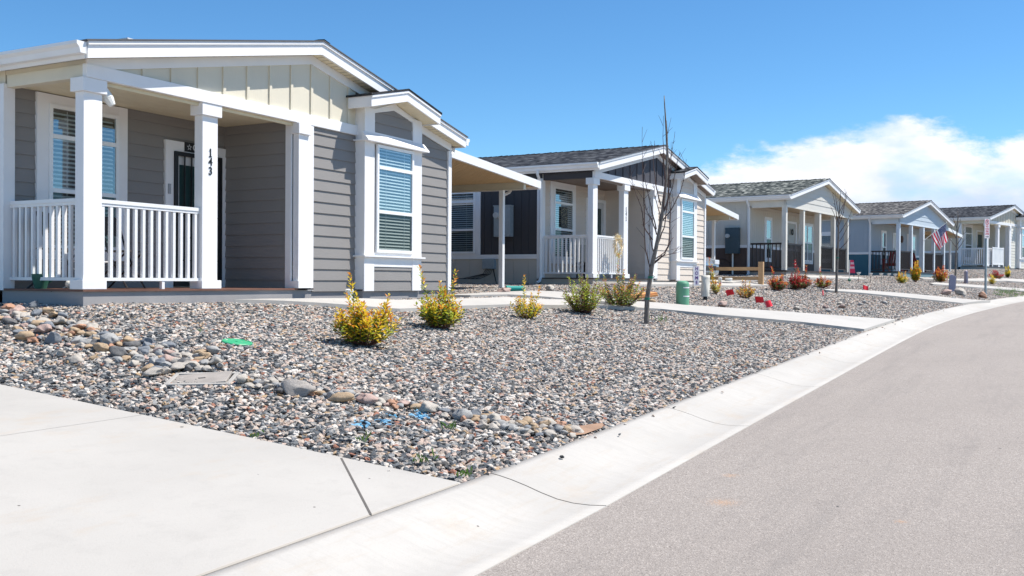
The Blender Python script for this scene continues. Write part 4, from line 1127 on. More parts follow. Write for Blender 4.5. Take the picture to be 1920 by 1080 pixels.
px_tree((30.3, 5.35, G(30.3, 5.35)), 63.2, (1568, 549), [(1568, 549), (1569, 500), (1571, 450), (1571, 420), (1573, 385), (1575, 357)],
        [[(1571, 455), (1582, 440), (1592, 420), (1596, 402)], [(1571, 470), (1585, 455), (1590, 440)], [(1571, 420), (1566, 390), (1563, 370), (1561, 360)], [(1571, 425), (1580, 400), (1584, 375), (1587, 358)], [(1572, 410), (1578, 385), (1581, 365)],
         [(1571, 440), (1585, 415), (1592, 390)], [(1571, 430), (1564, 400), (1559, 385)], [(1572, 405), (1569, 380), (1567, 360)], [(1572, 400), (1583, 380), (1590, 368)]],
        .034, .006, 'bare sapling with a brown trunk standing before the ivory house', (1.05,), 6, 1.1)
px_tree((47.59, 3.34, G(47.59, 3.34)), 42.4, (1791, 534), [(1791, 534), (1792, 490), (1793, 450), (1794, 420), (1795, 396)],
        [[(1793, 460), (1801, 445), (1803, 430)], [(1793, 450), (1786, 430), (1784, 415)], [(1793, 440), (1800, 420), (1801, 402)], [(1794, 430), (1789, 412), (1788, 402)], [(1793, 465), (1785, 450), (1780, 440)], [(1793, 470), (1801, 458), (1806, 446)], [(1794, 425), (1798, 405), (1798, 394)]],
        .04, .007, 'bare dark sapling farthest down the street, right of the flag', (), 7, 1.4)

# ------------------------------------------------------------------ river rocks
def rockmat(name, a, b, holes=False):
    t = NT(name); v = t.coords(); n = t.noise(v, 3, 6, .7); c = t.ramp(n, [(.3, a), (.7, b)])
    f = t.noise(v, 30, 4, .8); c = t.mix(c, tuple(x*.6 for x in a), t.math('MULTIPLY', t.ramp(f, [(.5, (0, 0, 0)), (.75, (1, 1, 1))]), .5))
    if holes:
        vo = t.n.new('ShaderNodeTexVoronoi'); vo.inputs['Scale'].default_value = 16; t.link(v, vo.inputs['Vector']); c = t.mix(c, (.05, .045, .04), t.math('LESS_THAN', vo.outputs['Distance'], .3))
    t.base(c); t.set(Roughness=.7); t.bump(f, .4, .02); return t.m
RM = {'grey': rockmat('grey_rock', (.26, .26, .255), (.40, .39, .37)), 'blue-grey': rockmat('blue_grey_rock', (.13, .145, .165), (.23, .245, .265)), 'pink': rockmat('pink_rock', (.38, .25, .21), (.48, .36, .31)),
      'pale': rockmat('pale_rock', (.36, .325, .28), (.50, .45, .39)), 'tan': rockmat('tan_rock', (.36, .24, .13), (.46, .35, .24)), 'dark': rockmat('dark_rock', (.07, .07, .075), (.17, .165, .16)), 'rust': rockmat('rust_rock', (.35, .15, .08), (.48, .30, .20)), 'pitted': rockmat('pitted_rock', (.30, .27, .24), (.44, .40, .36), True)}
def rock_mesh(seed, mat):
    import bmesh
    bm = bmesh.new(); bmesh.ops.create_icosphere(bm, subdivisions=3, radius=1)
    o = Vector((seed*3.1, seed*1.7, seed*.9))
    for v in bm.verts:
        n = noise.noise_vector(v.co*.8+o)*.62+noise.noise_vector(v.co*1.9+o)*.17; v.co += n
    me = bpy.data.meshes.new('river_rock'); bm.to_mesh(me); bm.free(); me.materials.append(mat)
    for p in me.polygons: p.use_smooth = True
    return me
RK = {k: [rock_mesh(i+hash_+j*5, m) for j in range(3)] for i, (k, m) in enumerate(RM.items()) for hash_ in (i*7,)}
def rock(x, y, r, kind, label, group, rot=None, asp=(1, .75, .55), sink=.25, rs=rnd):
    o = bpy.data.objects.new('river_rock', rs.choice(RK[kind])); COL.objects.link(o)
    o.location = (x, y, G(x, y)+r*asp[2]*(1-sink)-.004); o.scale = (r*asp[0], r*asp[1], r*asp[2]); o.rotation_euler = (rs.uniform(-.25, .25), rs.uniform(-.25, .25), rs.uniform(0, 6.28) if rot is None else rot)
    tag(o, label, 'rock', group); return o
placed = []
def free(x, y, r, k=.78):
    for (a, b, c) in placed:
        if math.hypot(a-x, b-y) < (r+c)*k: return False
    placed.append((x, y, r)); return True
rs = random.Random(12)
va = R(-61.7)
special = [(5.86, 7.12, .125, 'grey', 'largest smooth grey river rock in the middle of the left cobble pile', (1, .7, .55)), (5.70, 7.62, .085, 'blue-grey', 'blue-grey river rock left of the largest grey one in the left pile', (1, .75, .7)),
           (5.92, 8.05, .095, 'pink', 'flat pink river rock near the left end of the left pile', (1, .75, .5)), (5.66, 7.98, .085, 'tan', 'rough tan river rock below the flat pink one', (1, .7, .6)),
           (5.62, 6.02, .10, 'pale', 'flat pale river rock touching the valve box', (1, .7, .35)), (5.66, 6.75, .09, 'dark', 'dark hollowed rock below the largest grey one', (1, .7, .6)),
           (5.60, 4.78, .125, 'pitted', 'big pitted grey-brown rock, largest of the narrow stone line', (1, .6, .5)), (5.66, 4.45, .10, 'tan', 'flat tan rock right of the big pitted one', (1, .6, .4)), (5.80, 4.30, .085, 'pink', 'pink wedge rock right of the flat tan one', (1, .6, .6)),
           (6.02, 3.92, .085, 'pale', 'pale oval rock in the middle of the narrow stone line', (1, .65, .55)), (6.05, 3.65, .07, 'grey', 'round grey rock right of the pale oval one', (1, .9, .75))]
for x, y, r, k, lb, asp in special: placed.append((x, y, r)); rock(x, y, r*.88, k, lb, None, rot=va+rs.uniform(-.3, .3), asp=asp, rs=rs)
for lo, n, rr0, rr1, pathp, wid, place, grp in (
        (0, 150, .034, .070, [(6.25, 9.2), (5.98, 8.2), (5.86, 7.4), (5.80, 6.8), (5.70, 6.2), (5.72, 5.85)], .30, 'in the cobble pile at the left', 'river rocks of the left cobble pile'),
        (0, 84, .026, .055, [(5.66, 5.4), (5.62, 4.9), (5.76, 4.5), (6.0, 4.05), (6.15, 3.6), (6.35, 3.25)], .10, 'in the narrow line of stones', 'river rocks of the narrow stone line'),
        (0, 46, .026, .05, [(6.15, 3.5), (6.2, 3.3), (6.35, 3.1), (6.45, 2.98)], .22, 'in the stone fan at the curb', 'river rocks of the fan at the curb')):
    c = 0; tries = 0
    while c < n and tries < 4000:
        tries += 1; t = rs.random()*(len(pathp)-1); i = int(t); f = t-i; x = pathp[i][0]+(pathp[i+1][0]-pathp[i][0])*f+rs.gauss(0, wid*.5); y = pathp[i][1]+(pathp[i+1][1]-pathp[i][1])*f+rs.gauss(0, wid*.3)
        r = rs.uniform(rr0, rr1)*(1 if rs.random() < .8 else 1.25)
        if y < yout(x)+.06 or (abs((x-5.53)*.48-(y-5.66)*.875) < .27+r and abs((x-5.53)*.875+(y-5.66)*.48) < .15+r) or not free(x, y, r, .58): continue
        k = rs.choice(['grey', 'grey', 'blue-grey', 'pink', 'pale', 'tan', 'tan', 'dark', 'pale', 'pale', 'rust', 'grey'])
        rock(x, y, r, k, '%s river rock %s' % (k, place), grp, asp=(1, rs.uniform(.6, .85), rs.uniform(.42, .62)), rs=rs, sink=.3 if 'pile' in place else .15)
        c += 1
for x, y, r, k, lb in ((40.6, 1.9, .20, 'rust', 'rust-brown boulder right of the sign post'), (40.0, 2.6, .22, 'pale', 'pale flat boulder left of the sign post'), (38.6, 3.0, .2, 'pink', 'pink flat boulder farther left of the sign post'), (15.7, 8.6, .12, 'pink', 'pinkish rock near the teal pipe by house 141'), (17.0, 8.3, .1, 'pale', 'pale rock right of the teal pipe'), (19.3, 5.6, .12, 'pink', 'pink rock left of the green pedestal'), (17.6, 6.5, .1, 'tan', 'tan rock beside the orange plank')):
    rock(x, y, r, k, lb, None, rs=rs, sink=.1)
# flat stones along walk in front of the ivory house
for i in range(16):
    t = i/15; x = 20.8+t*15.5; y = yout(x)+(1.55 if x < 30 else .9)+rs.uniform(-.3, .3)
    if 30 < x < 36: continue
    k = rs.choice(['pink', 'pale', 'grey', 'tan']); rock(x, y, rs.uniform(.06, .10), k, '%s cobble among the roadside gravel past the green pedestal' % k, 'cobbles along the roadside gravel', rs=rs, sink=.2)

# ------------------------------------------------------------------ yard objects
def tagged(o, label, cat, group=None): return tag(o, label, cat, group)
slope_n = lambda x, y: Vector((-(G(x+.1, y)-G(x-.1, y))/.2, -(G(x, y+.1)-G(x, y-.1))/.2, 1)).normalized()
def align(o, x, y, rz=0., dz=0.):
    o.location = (x, y, G(x, y)+dz); o.rotation_mode = 'QUATERNION'
    o.rotation_quaternion = Vector((0, 0, 1)).rotation_difference(slope_n(x, y)) @ Matrix.Rotation(rz, 3, 'Z').to_quaternion()
LIDM = paint('green_lid', (.03, .33, .15), .5, .15, bump=.4)
m = MB(); m.lathe([(.135, -.03), (.135, .008), (.128, .014), (.118, .014), (.115, .010), (.02, .012), (.018, .017), (.0, .017)], 32)
o = m.build('valve_cover', LIDM); align(o, 6.58, 6.32, 0, .012); tagged(o, 'round green plastic valve cover set flat in the gravel', 'valve cover')
vb = empty('valve_box', (0, 0, 0)); align(vb, 5.53, 5.66, R(-61), -.052); tagged(vb, 'weathered grey valve box sunk in the gravel at the end of the cobble pile', 'valve box')
VBM = concrete('valve_box_grey', (.36, .34, .31), rust=.5)
m = MB(); m.box(-.25, .25, -.155, -.12, -.08, .055); m.box(-.25, .25, .12, .155, -.08, .055); m.box(-.25, -.215, -.119, .119, -.08, .055); m.box(.215, .25, -.119, .119, -.08, .055); m.build('rim', VBM, vb, bevel=.005)
m = MB(); m.box(-.222, .205, -.122, .116, .0, .022); m.box(-.03, .03, -.01, .01, .0225, .03); lo_ = m.build('lid', paint('valve_box_lid', (.30, .27, .24), .8, .25), vb, bevel=.004); lo_.rotation_euler = (.05, -.06, .05); lo_.location = (0, 0, .034)
# green pedestal
PG = paint('pedestal_green', (.12, .33, .20), .45, .05); pd = empty('utility_pedestal', (18.11, 6.03, G(18.11, 6.03))); tagged(pd, 'green cylindrical utility pedestal with two white stripes', 'pedestal')
m = MB(); m.lathe([(.125, -.05), (.125, .40), (.122, .44), (.105, .47), (.06, .49), (.0, .493)], 28); m.build('housing', PG, pd, smooth=False)
for z in (.185, .35):
    m = MB(); n = 12
    for i in range(n):
        a0 = R(205)+R(95)*i/n; a1 = R(205)+R(95)*(i+1)/n; q = .1275
        m.face([(q*math.cos(a0), q*math.sin(a0), z), (q*math.cos(a1), q*math.sin(a1), z), (q*math.cos(a1), q*math.sin(a1), z+.022), (q*math.cos(a0), q*math.sin(a0), z+.022)])
    m.build('stripe', WHITE, pd)
# covered spigot post
cp = empty('covered_standpipe', (20.33, 6.27, G(20.33, 6.27))); tagged(cp, 'standpipe wrapped in white cloth on a black stub, right of the green pedestal', 'standpipe')
m = MB(); m.tube([(0, 0, -.1), (0, 0, .14)], .045, 10); m.build('stub', BLACK2, cp)
import bmesh
m = MB(); pts = []
rr2 = random.Random(4); ring = 14
for k in range(9):
    z = .07+k*.056
    for j in range(ring):
        a = 2*math.pi*j/ring; q = .105+.008*math.sin(3*a+k*.9)+rr2.uniform(-.005, .005)+.005*k/8
        m.v.append((q*math.cos(a)*1.15+.012*k/8, q*math.sin(a)*.8, z))
for k in range(8):
    for j in range(ring): m.f.append((k*ring+j, k*ring+(j+1) % ring, (k+1)*ring+(j+1) % ring, (k+1)*ring+j)); m.mi.append(0)
m.f.append(tuple(8*ring+j for j in range(ring))); m.mi.append(0)
m.build('cloth_wrap', paint('dirty_white_cloth', (.68, .65, .57), .9, .12, bump=.5), cp, smooth=True)
# orange plank
m = MB(); m.box(-.55, .5, -.16, .16, 0, .045); m.box(-.3, .5, -.14, .12, .046, .075); o = m.build('plank', paint('orange_wood', (.62, .28, .10), .7, .15, grain=1), bevel=.004); o.location = (17.55, 6.86, G(17.55, 6.86)+.04); o.rotation_euler = (.05, -.12, R(-40)); tagged(o, 'orange-brown wooden plank lying on the gravel behind the near bare tree', 'plank')
# teal pipe
m = MB(); n = 20; TP = paint('teal_pvc', (.01, .30, .26), .35)
for (r, x0, x1) in ((.055, 0, .34),):
    m.tube([(x0, 0, 0), (x1, 0, 0)], r, n, cap=False); m.tube([(x0, 0, 0), (x1, 0, 0)], r-.006, n, cap=False); m.tube([(-.01, 0, 0), (.07, 0, 0)], r+.008, n, cap=False)
o = m.build('drain_pipe', TP); o.location = (16.35, 8.9, G(16.35, 8.9)+.06); o.rotation_euler = (0, 0, R(-48)); tagged(o, 'short teal drain pipe lying on the gravel under the carport edge', 'pipe')
# white cleanout pipes
for x, y, h, lb in ((10.92, 8.42, .16, 'short white cleanout pipe left of the bay window of house 143'), (22.55, 8.3, .16, 'short white cleanout pipe below the bay window of house 141'), (27.33, 8.0, .14, 'white cleanout pipe beside the carport post of house 141'), (28.2, 8.0, .1, 'low white cap, widest of the white pipes by the fence')):
    m = MB(); z = G(x, y); w = .05 if h > .11 else .1; m.lathe([(w, -.1), (w, h-.03), (w+.008, h-.03), (w+.008, h), (w-.01, h+.012), (0, h+.012)], 14); o = m.build('cleanout_pipe', PVC); o.location = (x, y, z); tagged(o, lb, 'pipe', 'white cleanout pipes beside the houses')
# split rail fence
WOOD = paint('raw_pine', (.52, .33, .17), .75, .14, grain=1)
fe = empty('split_rail_fence', (28.6, 7.16, G(28.6, 7.16))); tagged(fe, 'raw pine two-rail fence ending in a square post before the ivory house', 'fence')
zb = 1.64-G(28.6, 7.16)
m = MB(); m.box(-.07, .07, -.07, .07, -.2, zb+.20); m.build('fence_post', WOOD, fe, bevel=.005)
for z in (zb, zb-.28):
    m = MB(); m.bar((0, .06, z), (.35, 5., z), .045, .10); m.build('rail', WOOD, fe)
m = MB(); m.box(.28, .42, 5.0, 5.14, -.2, zb+.20); m.build('fence_post', WOOD, fe)
# marker flags
FL = solid('red_marker_flag', (.75, .015, .03), .55); WIRE = solid('flag_wire', (.3, .3, .3), .4, .8)
fi = 0
for x, y, lb, dr in ((21.76, 6.19, 'red marker flag right of the cloth-wrapped standpipe', .1), (21.12, 5.38, 'red marker flag in the middle of the near trio', -.3), (20.38, 4.95, 'red marker flag nearest the road, lowest of the trio', .5), (28.19, 5.33, 'folded red marker flag left of the second bare tree', 1.2), (32.63, 4.95, 'red marker flag right of the second bare tree', .0)):
    z = G(x, y); H = empty('marker_flag', (x, y, z), R(-62)+dr); tagged(H, lb, 'marker flag', 'red utility marker flags stuck in the gravel')
    h = .16; m = MB(); m.tube([(0, 0, -.03), (0.0, 0, h+.05)], .004, 5); m.build('wire', WIRE, H); H.rotation_euler = (rnd.uniform(-.3, .3), rnd.uniform(-.45, .45), R(-62)+dr)
    m = MB(); w, n = .17, 6
    for i in range(n):
        a, b = i/n, (i+1)/n; f = lambda t: .02*math.sin(t*5+fi)
        for s in (0, .003): m.face([(a*w, f(a)+s, h-.10-.02*a), (b*w, f(b)+s, h-.10-.02*b), (b*w, f(b)+s, h+.04-.03*b), (a*w, f(a)+s, h+.04-.03*a)])
    m.build('flag', FL, H); fi += 1
# pink pennant on stake
x, y = 35.47, 5.83; H = empty('garden_banner', (x, y, G(x, y)), R(-60)); tagged(H, 'narrow pink and red banner hanging on a thin white stake before the ivory house', 'banner')
m = MB(); m.tube([(0, 0, -.05), (0, 0, .80)], .012, 6); m.build('stake', PVC, H)
m = MB()
for i in range(6):
    for s in (0, .004): m.face([(.02+.02*math.sin(i), s, .80-.075*i), (.15+.01*i, .01+s, .80-.075*i), (.16+.01*i, .02+s, .725-.075*i), (.02+.02*math.sin(i+1), .01+s, .725-.075*i)], 1 if i in (1, 3) else 0)
m.build('banner', [solid('pink_red_cloth', (.75, .03, .10), .6), solid('pink_pale_cloth', (.85, .5, .55), .6)], H)
m = MB(); m.lathe([(.0, 0), (.05, .02), (.06, .06), (.03, .10), (0, .1)], 10, c=(0, 0, .06)); m.build('ornament', TIE, H)
# solar path lights
for i, (x, y) in enumerate(((38.0, 5.5), (39.6, 5.35), (40.6, 5.2), (41.2, 5.05), (42.3, 4.98), (36.9, 5.75))):
    z = G(x, y); H = empty('path_light', (x, y, z)); tagged(H, 'white cone-topped path light in the row before the blue-grey house', 'path light', 'small path lights before the blue-grey house')
    m = MB(); m.tube([(0, 0, -.03), (0, 0, .27)], .008, 6); m.build('stake', BLACK2, H); m = MB(); m.lathe([(.02, .27), (.075, .35), (.075, .37), (0, .375)], 12); m.build('lamp_head', PVC, H)
# yard sign with purple letters
x, y = 22.6, 7.25; H = empty('garden_flag', (x, y, G(x, y)), R(-40)); tagged(H, 'small white garden flag with purple letters before the bay of house 141', 'garden flag')
m = MB(); m.tube([(-.02, 0, -.05), (-.02, 0, .60)], .006, 5); m.tube([(-.02, 0, .59), (.17, 0, .62)], .006, 5); m.build('flag_stand', BLACKM, H)
m = MB(); m.box(0, .15, -.002, .002, .12, .585); fo = m.build('cloth', paint('white_cloth', (.8, .78, .82), .8, .02), H)
for i, ch in enumerate('HOME'): text_mesh('letter', ch, .11, solid('purple_ink', (.12, .05, .25), .6), fo, face_front(.075, -.0035, .52-.11*i), .0005, .003)
# upright slate slabs
SL = rockmat('slate', (.30, .28, .36), (.40, .38, .46))
for x, y, w, h, t, rz, lb in ((41.87, 3.05, .27, .66, .06, -62, 'upright bluish slate slab left of the far sapling'), (50.8, 3.1, .30, .6, .09, 22, 'upright pale slab edge-on right of the far sapling')):
    m = MB(); poly = [(-w/2, -.1), (w/2, -.1), (w*.46, h*.86), (-w*.1, h), (-w*.48, h*.93)]; m.prism(poly, lambda p: (p[0], -t/2, p[1]), lambda p: (p[0], t/2, p[1])); o = m.build('stone_slab', SL, bevel=.01); o.location = (x, y, G(x, y)); o.rotation_euler = (0, .05, R(rz)); tagged(o, lb, 'stone slab')
# sign post
x, y = 42.54, 1.9; H = empty('parking_sign', (x, y, G(x, y)), R(-33)); tagged(H, 'narrow white and red no-parking sign on a grey post at the curb', 'sign')
GALV = solid('galvanised_steel', (.27, .33, .36), .4, .3)
m = MB(); m.box(-.035, .035, -.03, .03, -.1, 2.9); m.build('post', GALV, H, bevel=.004)
m = MB(); m.box(-.15, .15, -.045, -.035, 2.22, 2.98); so = m.build('sign_panel', paint('sign_white', (.72, .66, .68), .4, .02), H)
SR = solid('sign_red', (.6, .03, .06), .5)
m = MB(); n = 24
for i in range(n):
    a0, a1 = 2*math.pi*i/n, 2*math.pi*(i+1)/n
    m.face([(.11*math.cos(a0), -.047, 2.85+.11*math.sin(a0)), (.11*math.cos(a1), -.047, 2.85+.11*math.sin(a1)), (.085*math.cos(a1), -.047, 2.85+.085*math.sin(a1)), (.085*math.cos(a0), -.047, 2.85+.085*math.sin(a0))])
m.face([(-.075, -.0475, 2.91), (-.06, -.0475, 2.925), (.075, -.0475, 2.79), (.06, -.0475, 2.775)]); m.build('prohibition_symbol', SR, so)
text_mesh('sign_letter', 'P', .16, BLACKM, so, face_front(0, -.0462, 2.85), .0003, .003)
for i, w in enumerate(('NO', 'PARKING', 'FIRE', 'LANE')): text_mesh('sign_text', w, .055 if len(w) > 4 else .095, SR, so, face_front(0, -.0465, 2.68-.095*i), .0005, .002)
m = MB(); m.box(-.09, .05, -.048, -.046, 2.275, 2.295); m.face([(.05, -.047, 2.25), (.10, -.047, 2.285), (.05, -.047, 2.32)]); m.build('arrow', BLACKM, so)
# flag on the blue-grey house
H = empty('flag', (49.949, 4.895, 3.233)); tagged(H, 'striped red and white flag with blue star canton on an angled staff', 'flag')
o0 = Vector((49.949, 4.895, 3.233)); tip = Vector((50.45, 3.974, 4.067))-o0; A = Vector((50.128, 4.566, 3.511))-o0; Bv = tip; Cc = Vector((50.495, 3.879, 3.315))-o0+Vector((0, 0, -.03)); Dv = Vector((50.303, 4.228, 2.811))-o0
m = MB(); m.tube([(0, 0, 0), tuple(tip*1.04)], .014, 8); m.lathe([(.0, 0), (.025, .01), (.025, .03), (0, .05)], 8, c=tuple(tip*1.04)); m.build('staff', PVC, H)
nrm = (Bv-A).cross(Dv-A).normalized(); NU, NV = 26, 40
def fp(s, t):    # s across the stripes (hoist, from A to tip), t along the fly
    p = A.lerp(Bv, s)*(1-t)+Dv.lerp(Cc, s)*t
    return p+nrm*(.05*math.sin(t*5.0+s*6)*(.3+t)+.03*math.sin(s*17+t*2)*(.2+t))+Vector((0, 0, -.05*math.sin(math.pi*s)*t))
m = MB()
for i in range(NU):
    for j in range(NV):
        s0, s1, t0, t1 = i/NU, (i+1)/NU, j/NV, (j+1)/NV; stripe = int(i*13/NU)
        canton = stripe >= 6 and t1 <= .45
        m.face([fp(s0, t0), fp(s1, t0), fp(s1, t1), fp(s0, t1)], 2 if canton else (0 if stripe % 2 == 0 else 1))
FR_, FW, FB = leafmat('flag_red', (.60, .02, .06), .4), leafmat('flag_white', (.80, .79, .82), .45), leafmat('flag_blue', (.02, .04, .17), .3)
fo = m.build('flag_cloth', [FR_, FW, FB], H, smooth=True); m = MB()
for r_ in range(9):
    for c_ in range(6 if r_ % 2 == 0 else 5):
        s = .462+(r_+1)*.538/10; t = (.04+c_*.075+(0 if r_ % 2 == 0 else .0375)); pc = fp(s, t); du = (fp(s+.01, t)-pc).normalized(); dv = (fp(s, t+.01)-pc).normalized()
        for sg in (1, -1):
            nn = du.cross(dv).normalized()*.006*sg; pts = []
            for k in range(10):
                a = math.pi/2+k*math.pi/5; q = .026 if k % 2 == 0 else .011; pts.append(pc+nn+du*q*math.sin(a)+dv*q*math.cos(a))
            m.face(pts)
m.build('star_field', FW, fo)
# straw wreath
xw = local(h2, .93, -.19, .73); H = empty('straw_wreath', xw, R(-2.45)); tagged(H, 'pale straw wreath hanging on the front railing of house 141', 'wreath'); m = MB(); r = random.Random(3)
for k in range(520):
    a = r.uniform(0, 6.283); q = .17+r.gauss(0, .028); p = Vector((q*math.cos(a)*.82, r.gauss(0, .025), q*math.sin(a)*1.15))
    d = Vector((math.cos(a+r.uniform(.6, 1.6)), r.uniform(-.4, .4), math.sin(a+r.uniform(.6, 1.6)))); leaf(m, p, d, Vector((0, -1, 0)), r.uniform(.04, .09), .014, r.choice((0, 0, 1, 2)))
m.build('straw', [leafmat('straw_pale', (.75, .62, .36), .2), leafmat('straw_gold', (.6, .4, .16), .2), leafmat('straw_white', (.8, .76, .62), .2)], H)
# folding chairs on the near porch
CHM = solid('dark_folding_chair', (.035, .03, .03), .5); SLT = solid('chair_slat', (.09, .08, .075), .6)
def folding_chair():
    H = empty('folding_chair', (0, 0, 0)); m = MB()
    for s in (-.2, .2):
        m.tube([(s, -.22, 0.0), (s, .02, .42), (s, .14, .84)], .011, 6); m.tube([(s*.92, .24, 0), (s*.92, -.20, .43)], .011, 6)
    m.tube([(-.2, -.16, .1), (.2, -.16, .1)], .008, 5); m.tube([(-.18, .18, .08), (.18, .18, .08)], .008, 5); m.build('frame', CHM, H)
    m = MB()
    for k in range(6): m.box(-.2, .2, -.2+k*.062, -.2+k*.062+.05, .43, .445)
    m.build('seat', SLT, H); m = MB(); m.box(-.2, .2, .10, .115, .62, .84); m.build('backrest', CHM, H); return H
fc = folding_chair(); fc.location = (7.22, 9.62, 1.13); fc.rotation_euler = (0, 0, R(35)); tagged(fc, 'dark folding chair on the porch of house 143, left of the corner post', 'folding chair', 'folding chairs on the near porch')
fc2 = fc.copy(); COL.objects.link(fc2)
for ch in fc.children: c = ch.copy(); COL.objects.link(c); c.parent = fc2
fc2.location = (8.05, 9.6, 1.13); fc2.rotation_euler = (0, 0, R(20)); tagged(fc2, 'dark folding chair on the porch of house 143, right of the corner post', 'folding chair')
m = MB(); m.tube([(-.16, -.16, 0), (.16, .16, .3)], .008, 5); m.tube([(.16, -.16, 0), (-.16, .16, .3)], .008, 5); m.tube([(-.16, .16, 0), (.16, -.16, .3)], .008, 5); m.box(-.2, .2, -.2, .2, .30, .315)
o = m.build('porch_table', METALW); o.location = (7.62, 9.66, 1.13); tagged(o, 'small white folding table between the two dark porch chairs', 'table')
m = MB(); m.lathe([(0, 0), (.03, .005), (.05, .03), (.055, .055), (.045, .085), (.0, .105)], 16); o = m.build('globe', PVC, smooth=True); o.location = (7.16, 9.30, 1.13); tagged(o, 'white ball on the porch floor of house 143 below the side railing', 'ball')
m = MB(); m.lathe([(.06, 0), (.09, .12), (.095, .16), (.08, .16), (.0, .15)], 14); m.tube([(.08, 0, .05), (.17, 0, .12), (.2, 0, .17)], .012, 6); o = m.build('watering_can', solid('dark_green_plastic', (.01, .10, .07), .5)); o.location = (6.98, 9.55, 1.13); tagged(o, 'dark green watering can on the near porch floor', 'watering can')
# things on the porch of house 141
p = local(h2, .85, .55, 0); H = empty('storage_box', p, R(-2.45)); tagged(H, 'grey storage box on a dark stand behind the side railing of house 141', 'box')
m = MB(); m.box(-.22, .22, -.18, .18, .36, .74); m.box(-.23, .23, -.19, .19, .741, .76); m.build('box', solid('grey_box', (.40, .42, .41), .5), H, bevel=.01); m = MB()
for a in (-.2, .2):
    for b in (-.16, .16): m.box(a-.015, a+.015, b-.015, b+.015, 0, .359)
m.build('stand', BLACK2, H)
p = local(h2, 1.35, .75, 0); H = empty('potted_plant', p); tagged(H, 'orange autumn plant in a dark pot on the porch of house 141', 'potted plant'); r = random.Random(9); m = MB()
for k in range(420):
    v = Vector((r.gauss(0, .16), r.gauss(0, .16), .38+r.gauss(0, .13))); leaf(m, v, Vector((r.gauss(0, 1), r.gauss(0, 1), r.gauss(0, .6))), Vector((0, 0, 1)), .06, .03, r.choice((0, 1, 2)))
m.build('foliage', [LO, leafmat('leaf_rust', (.35, .12, .03)), LB], H); m = MB(); m.lathe([(.13, 0), (.18, .28), (.19, .3), (.16, .3), (0, .28)], 16); m.build('pot', BLACK2, H)
# red garden chairs on the blue-grey porch
RC = paint('dark_red_plastic', (.20, .012, .012), .5, .06)
def adirondack():
    H = empty('garden_chair', (0, 0, 0)); m = MB()
    for k in range(5):
        x = -.22+k*.11; m.bar((x, .05, .28), (x*1.1, .42, 1.0-.03*abs(k-2)), .09, .02, up=(0, -1, .4))
    m.build('backrest', RC, H); m = MB()
    for k in range(6): m.bar((-.27, -.42+k*.085, .37-k*.02), (.27, -.42+k*.085, .37-k*.02), .075, .02)
    m.build('seat', RC, H)
    for s in (-1, 1):
        m = MB(); m.bar((s*.31, -.42, 0), (s*.31, -.42, .56), .04, .09); m.bar((s*.29, -.45, .33), (s*.29, .48, .02), .035, .11); m.build('leg', RC, H)
        m = MB(); m.box(s*.33-.07, s*.33+.07, -.5, .25, .561, .585); m.bar((s*.31, .2, .2), (s*.31, .25, .56), .04, .05); m.build('armrest', RC, H)
    return H
ac = adirondack(); ac.location = local(h4, 1.15, .62, 0); ac.rotation_euler = (0, 0, R(-100)); tagged(ac, 'dark red slatted garden chair behind the black side railing of the blue-grey porch', 'garden chair', 'red garden chairs on the blue-grey porch')
ac2 = ac.copy(); COL.objects.link(ac2)
for ch in ac.children: c = ch.copy(); COL.objects.link(c); c.parent = ac2
ac2.location = local(h4, 4.4, .65, 0); ac2.rotation_euler = (0, 0, R(60)); tagged(ac2, 'dark red garden chair in the open bay of the blue-grey porch', 'garden chair')
# parked car under the second carport
CARP = solid('silver_car_paint', (.32, .34, .36), .25, .6); CGL = solid('car_glass', (.02, .03, .035), .05)
cl = local(h2, 8.35, .25, 0); car = empty('parked_car', (cl[0], cl[1], 1.17), R(-2.45)); tagged(car, 'silver car under the carport of house 141, only its nose showing', 'car')
m = MB(); prof_ = [(0, .28), (0, .62), (.12, .78), (1.1, .95), (4.3, 1.0), (4.45, .6), (4.45, .28)]
secs = [(-.86, .0), (-.80, .03), (.80, .03), (.86, 0)]
m.prism(prof_, lambda p: (-.86, p[0], p[1]), lambda p: (.86, p[0], p[1])); m.build('body', CARP, car, bevel=.08)
m = MB(); cab = [(1.0, .95), (1.75, 1.42), (3.3, 1.45), (4.1, 1.0)]; m.prism(cab, lambda p: (-.72, p[0], p[1]), lambda p: (.72, p[0], p[1])); m.build('cabin', CGL, car, bevel=.06)
m = MB(); m.box(-.68, .68, 1.75, 3.3, 1.43, 1.475); m.build('roof', CARP, car, bevel=.02)
for sx in (-.78, .78):
    for yy in (.85, 3.5):
        m = MB(); m.tube([(sx-.1, yy, .32), (sx+.1, yy, .32)], .32, 22); w = m.build('wheel', BLACK2, car); m = MB(); m.tube([(sx-.105, yy, .32), (sx+.105, yy, .32)], .19, 16); m.build('rim', solid('alloy', (.5, .5, .5), .3, .8), w)
for sx in (-.6, .6):
    m = MB(); m.box(sx-.2, sx+.2, -.012, .10, .60, .74); m.build('headlight', solid('headlight_glass', (.6, .62, .64), .1), car, bevel=.02)
m = MB(); m.box(-.5, .5, -.015, .03, .42, .56); m.build('grille', BLACK2, car)
